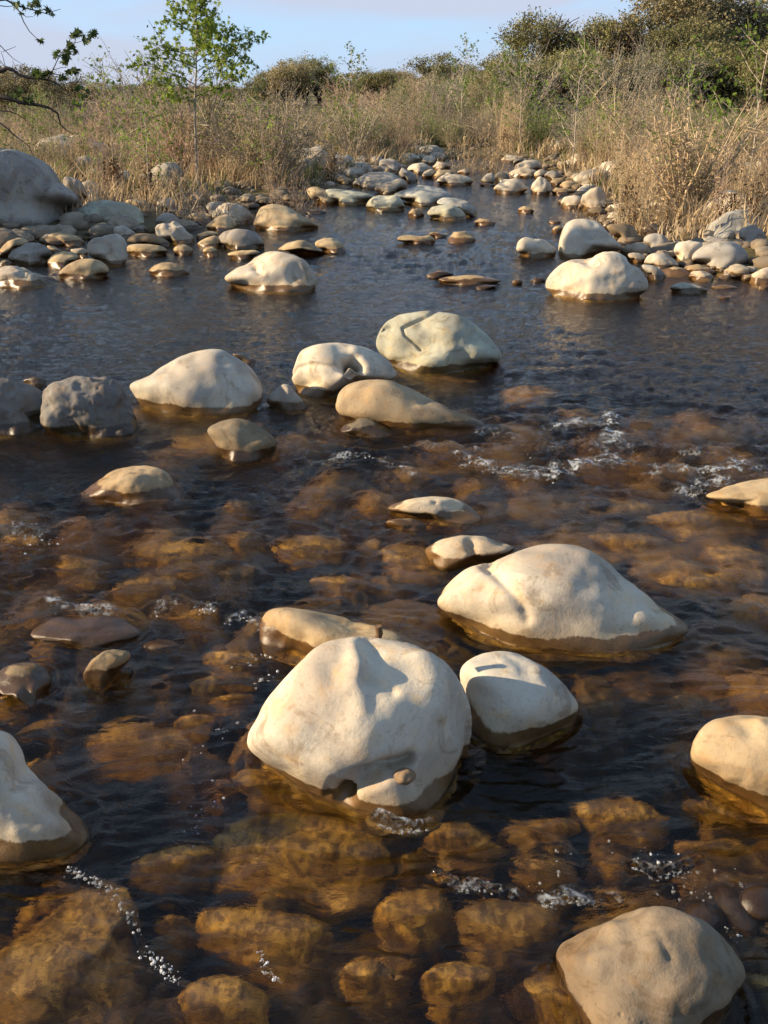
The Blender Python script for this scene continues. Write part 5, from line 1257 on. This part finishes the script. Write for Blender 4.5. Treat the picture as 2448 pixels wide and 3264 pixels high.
# ---- the sycamore limb reaching in from the left
rng = np.random.RandomState(43); S = MB(); Lf = MB(); YL = 9.0; k2 = 500/1659.
TRX, TRY = -5.6, 9.6
def w2(x, y, dy=0.): return at_y(x*k2, y*k2, YL+dy)
trunk = np.array([[TRX-.2, TRY, ter(TRX, TRY)-.2], [TRX-.1, TRY, .8], [TRX, TRY-.05, 1.8], [TRX+.1, TRY, 2.8], [TRX, TRY+.1, 4.0], [TRX-.15, TRY, 5.4]])
S.tube(trunk, [.20, .17, .15, .13, .10, .06], 10)
LIMB = [([(0, 745), (35, 742), (70, 720), (130, 735), (200, 790), (300, 822), (430, 832), (520, 850), (620, 900), (700, 960)], .024, .005, 1.5), ([(0, 1020), (100, 1042), (220, 1085), (400, 1110), (520, 1140), (610, 1200), (640, 1320), (700, 1375), (780, 1420)], .024, .004, 1.1),
        ([(0, 1170), (100, 1178), (200, 1215), (300, 1290)], .010, .003, 1.0), ([(0, 1300), (90, 1370), (150, 1430), (300, 1540), (350, 1640)], .012, .003, .8), ([(0, 0), (60, -5), (140, 40), (250, 80), (380, 112), (480, 142), (540, 160)], .012, .003, 3.3),
        ([(0, 480), (60, 540), (140, 620), (240, 680)], .006, .002, 2.4), ([(0, 640), (40, 690), (60, 718)], .005, .002, 2.2)]
for pts, r0, r1, zt in LIMB:
    P = [w2(*p) for p in pts]; st = np.array([TRX+.05, TRY, zt]); P = [st, (st*.5+P[0]*.5)+np.array([0, 0, .12])]+P
    S.tube(P, np.linspace(r0*1.15, r1*.8, len(P)), 6)
TW = [([(430, 832), (530, 775), (600, 785), (680, 805), (720, 850)], .006), ([(500, 845), (560, 740), (600, 650), (640, 570), (700, 500), (790, 455), (880, 432)], .007), ([(790, 455), (800, 400), (830, 350)], .004), ([(880, 432), (930, 400), (960, 370)], .003), ([(560, 740), (650, 715), (710, 712)], .003),
      ([(140, 40), (210, 130), (250, 230), (310, 330), (370, 390), (430, 430)], .006), ([(480, 142), (560, 120), (645, 95)], .004), ([(210, 130), (280, 180), (350, 175)], .003), ([(0, 60), (80, 70), (160, 60), (200, 100)], .004), ([(220, 1085), (330, 1170), (420, 1150)], .003), ([(430, 832), (330, 780), (200, 700)], .003),
      ([(200, 790), (160, 700), (130, 640)], .003), ([(60, 718), (30, 600), (10, 540)], .003), ([(640, 1320), (560, 1260), (470, 1150)], .003), ([(520, 850), (640, 900), (760, 870), (870, 860)], .003), ([(90, 1370), (60, 1500), (120, 1560)], .004), ([(30, 545), (100, 520), (170, 490)], .003)]
for pts, r0 in TW:
    dy = rng.normal()*.05; P = np.array([w2(*p) for p in pts]); S.tube(P+np.array([0, dy*0, 0]), np.linspace(r0, .0018, len(P)), 4)
CL = [(590, 575, 8, 22), (700, 550, 12, 26), (745, 485, 9, 25), (690, 600, 5, 25), (790, 370, 9, 26), (835, 335, 7, 18), (960, 355, 9, 26), (1000, 375, 3, 15), (910, 420, 7, 22), (370, 762, 8, 18), (450, 790, 10, 25), (510, 765, 6, 18), (740, 765, 10, 24), (800, 745, 7, 20), (680, 652, 4, 14), (170, 50, 7, 20),
      (300, 58, 5, 18), (380, 35, 9, 22), (500, 110, 4, 14), (540, 150, 3, 12), (400, 120, 4, 12), (235, 145, 2, 10), (425, 425, 4, 12), (660, 830, 6, 16), (780, 550, 4, 14), (310, 1050, 12, 32), (210, 960, 8, 25), (130, 1000, 8, 25), (860, 1020, 9, 28), (820, 930, 7, 20)]
for x, y, n, r in CL:
    P = np.array([w2(x+rng.normal()*r, y+rng.normal()*r*.7, rng.normal()*.06) for _ in range(int(n*1.5))]); Lf.stars(P, .085, rng, .9)
root = empty('sycamore_tree', (TRX-.2, TRY, ter(TRX, TRY)))
for o in (S.build('trunk', M_BARK), Lf.build('foliage', M_DKGREEN)):
    o.parent = root; o.location = (-(TRX-.2), -TRY, -ter(TRX, TRY))
tag(root, 'sycamore beyond the left edge reaching dark bare limbs with a few leaves into view', 'sycamore')

o = copy_tree(oaks[1]); o.location = (-7.3, 11.9, ter(-7.3, 11.9)); o.scale = (.40, .40, .42); tag(o, 'leafy oak standing beyond the left edge and shading the giant grey boulder', 'oak tree')
# ---- multi-stemmed bush on the right bank
rng = np.random.RandomState(51); S = MB(); Lf = MB(); G = MB(); q0 = gz(1478, 508); x0, y0 = q0[0], q0[1]+.15; zg = ter(x0, y0)
for i in range(24):
    a = rng.rand()*6.283; lean = .05+.75*rng.rand()**1.2; hh = 1.0+.65*rng.rand(); d = np.array([math.cos(a)*1., math.sin(a)*.7, 0]); t = np.linspace(0, 1, 6)[:, None]
    b = np.array([rng.normal()*.07, rng.normal()*.06, -.05]); p = b+np.array([0, 0, hh])*t+d*hh*(lean*t+.12*t*t)+rng.normal(size=(6, 3))*.012
    S.tube(p, np.linspace(.017+.007*rng.rand(), .004, 6), 5)
    for k in range(11):
        tt = .22+.78*rng.rand(); s = along(p, [tt])[0]; dd = rng.normal(size=3)*.7+d*lean+np.array([0, 0, .6]); dd /= np.linalg.norm(dd); ln = .15+.33*rng.rand(); S.tube([s, s+dd*ln*.5+rng.normal(size=3)*.015, s+dd*ln], [.004, .003, .0015], 3)
        (G if rng.rand() < .30 else Lf).leaves(s+dd*ln*rng.rand(7)[:, None]+rng.normal(size=(7, 3))*.02, .05, rng, 2.6)
for cx, cz, sx, sz, m in ((-.22, .30, .10, .18, 420), (-.10, .75, .12, .16, 260), (.16, .52, .08, .14, 240), (-.35, .62, .2, .16, 260), (-.45, .2, .2, .12, 320)):
    Lf.leaves(np.stack([cx+sx*rng.normal(size=m), .12*rng.normal(size=m), np.abs(cz+sz*rng.normal(size=m))], 1), .065, rng, 3.2, (0, 0, -.4))
root = empty('bush', (x0, y0, zg)); S.build('stems', M_DRYSTEM, root); Lf.build('dead_leaves', M_DRYLEAF, root); G.build('foliage', M_OLIVE, root)
tag(root, 'large multi-stemmed bush with thick pale stems and snagged dead leaves on the right shore', 'bush')
# taller canes next to it
for (px, y, s, pr, lb) in [(1395, 11.4, .7, 3, 'olive grey cane clump just left of the multi-stemmed bush'), (1330, 12.6, .72, 4, 'straw coloured clump at the right shore behind the tall bright cluster rock'), (1600, 10.9, .6, 5, 'reddish canes wrapped in flood litter right of the multi-stemmed bush'), (1660, 10.8, .75, 6, 'dry cane clump at the right edge beside the multi-stemmed bush'),
                           (1045, 21.5, 1.25, 0, 'tall golden fan of dry grass at the far bend'), (1010, 22.5, 1.0, 4, 'lower golden grass left of the tall golden fan'), (410, 12.6, .95, 5, 'pink tinged upright cane clump standing between the left shore rocks'), (525, 12.9, 1.0, 6, 'arching pale grass clump right of the pink tinged canes'),
                           (600, 14, .8, 5, 'dry cane clump left of where the bank meets the channel'), (645, 14.4, .7, 5, 'reddish cane clump on the bank behind the long wedge boulder'), (715, 18.5, .7, 6, 'short reddish canes beside the far round boulder'), (300, 14.2, .7, 6, 'low dry clump behind the cube shaped boulder'), (210, 14.5, .8, 5, 'dry leafy clump behind the giant boulder shoulder')]:
    x, y = at_disp(px, y); put(reeds[pr], used, x, y, s, .5, label=lb, cat='shrub')
# small sapling before the giant boulder
q = gz(84, 502); mb = sapling(61, .62, 7, M_DKGREEN, .035, 6, .30)
mb.location = (q[0], q[1], ter(q[0], q[1])+.02); tag(mb, 'tiny leafy sapling growing in front of the giant grey boulder', 'sapling')
# anything modelled but never placed goes away
for r_ in reeds+bushes+saps+oaks:
    if r_.name not in used:
        for c_ in list(r_.children): bpy.data.objects.remove(c_)
        bpy.data.objects.remove(r_)
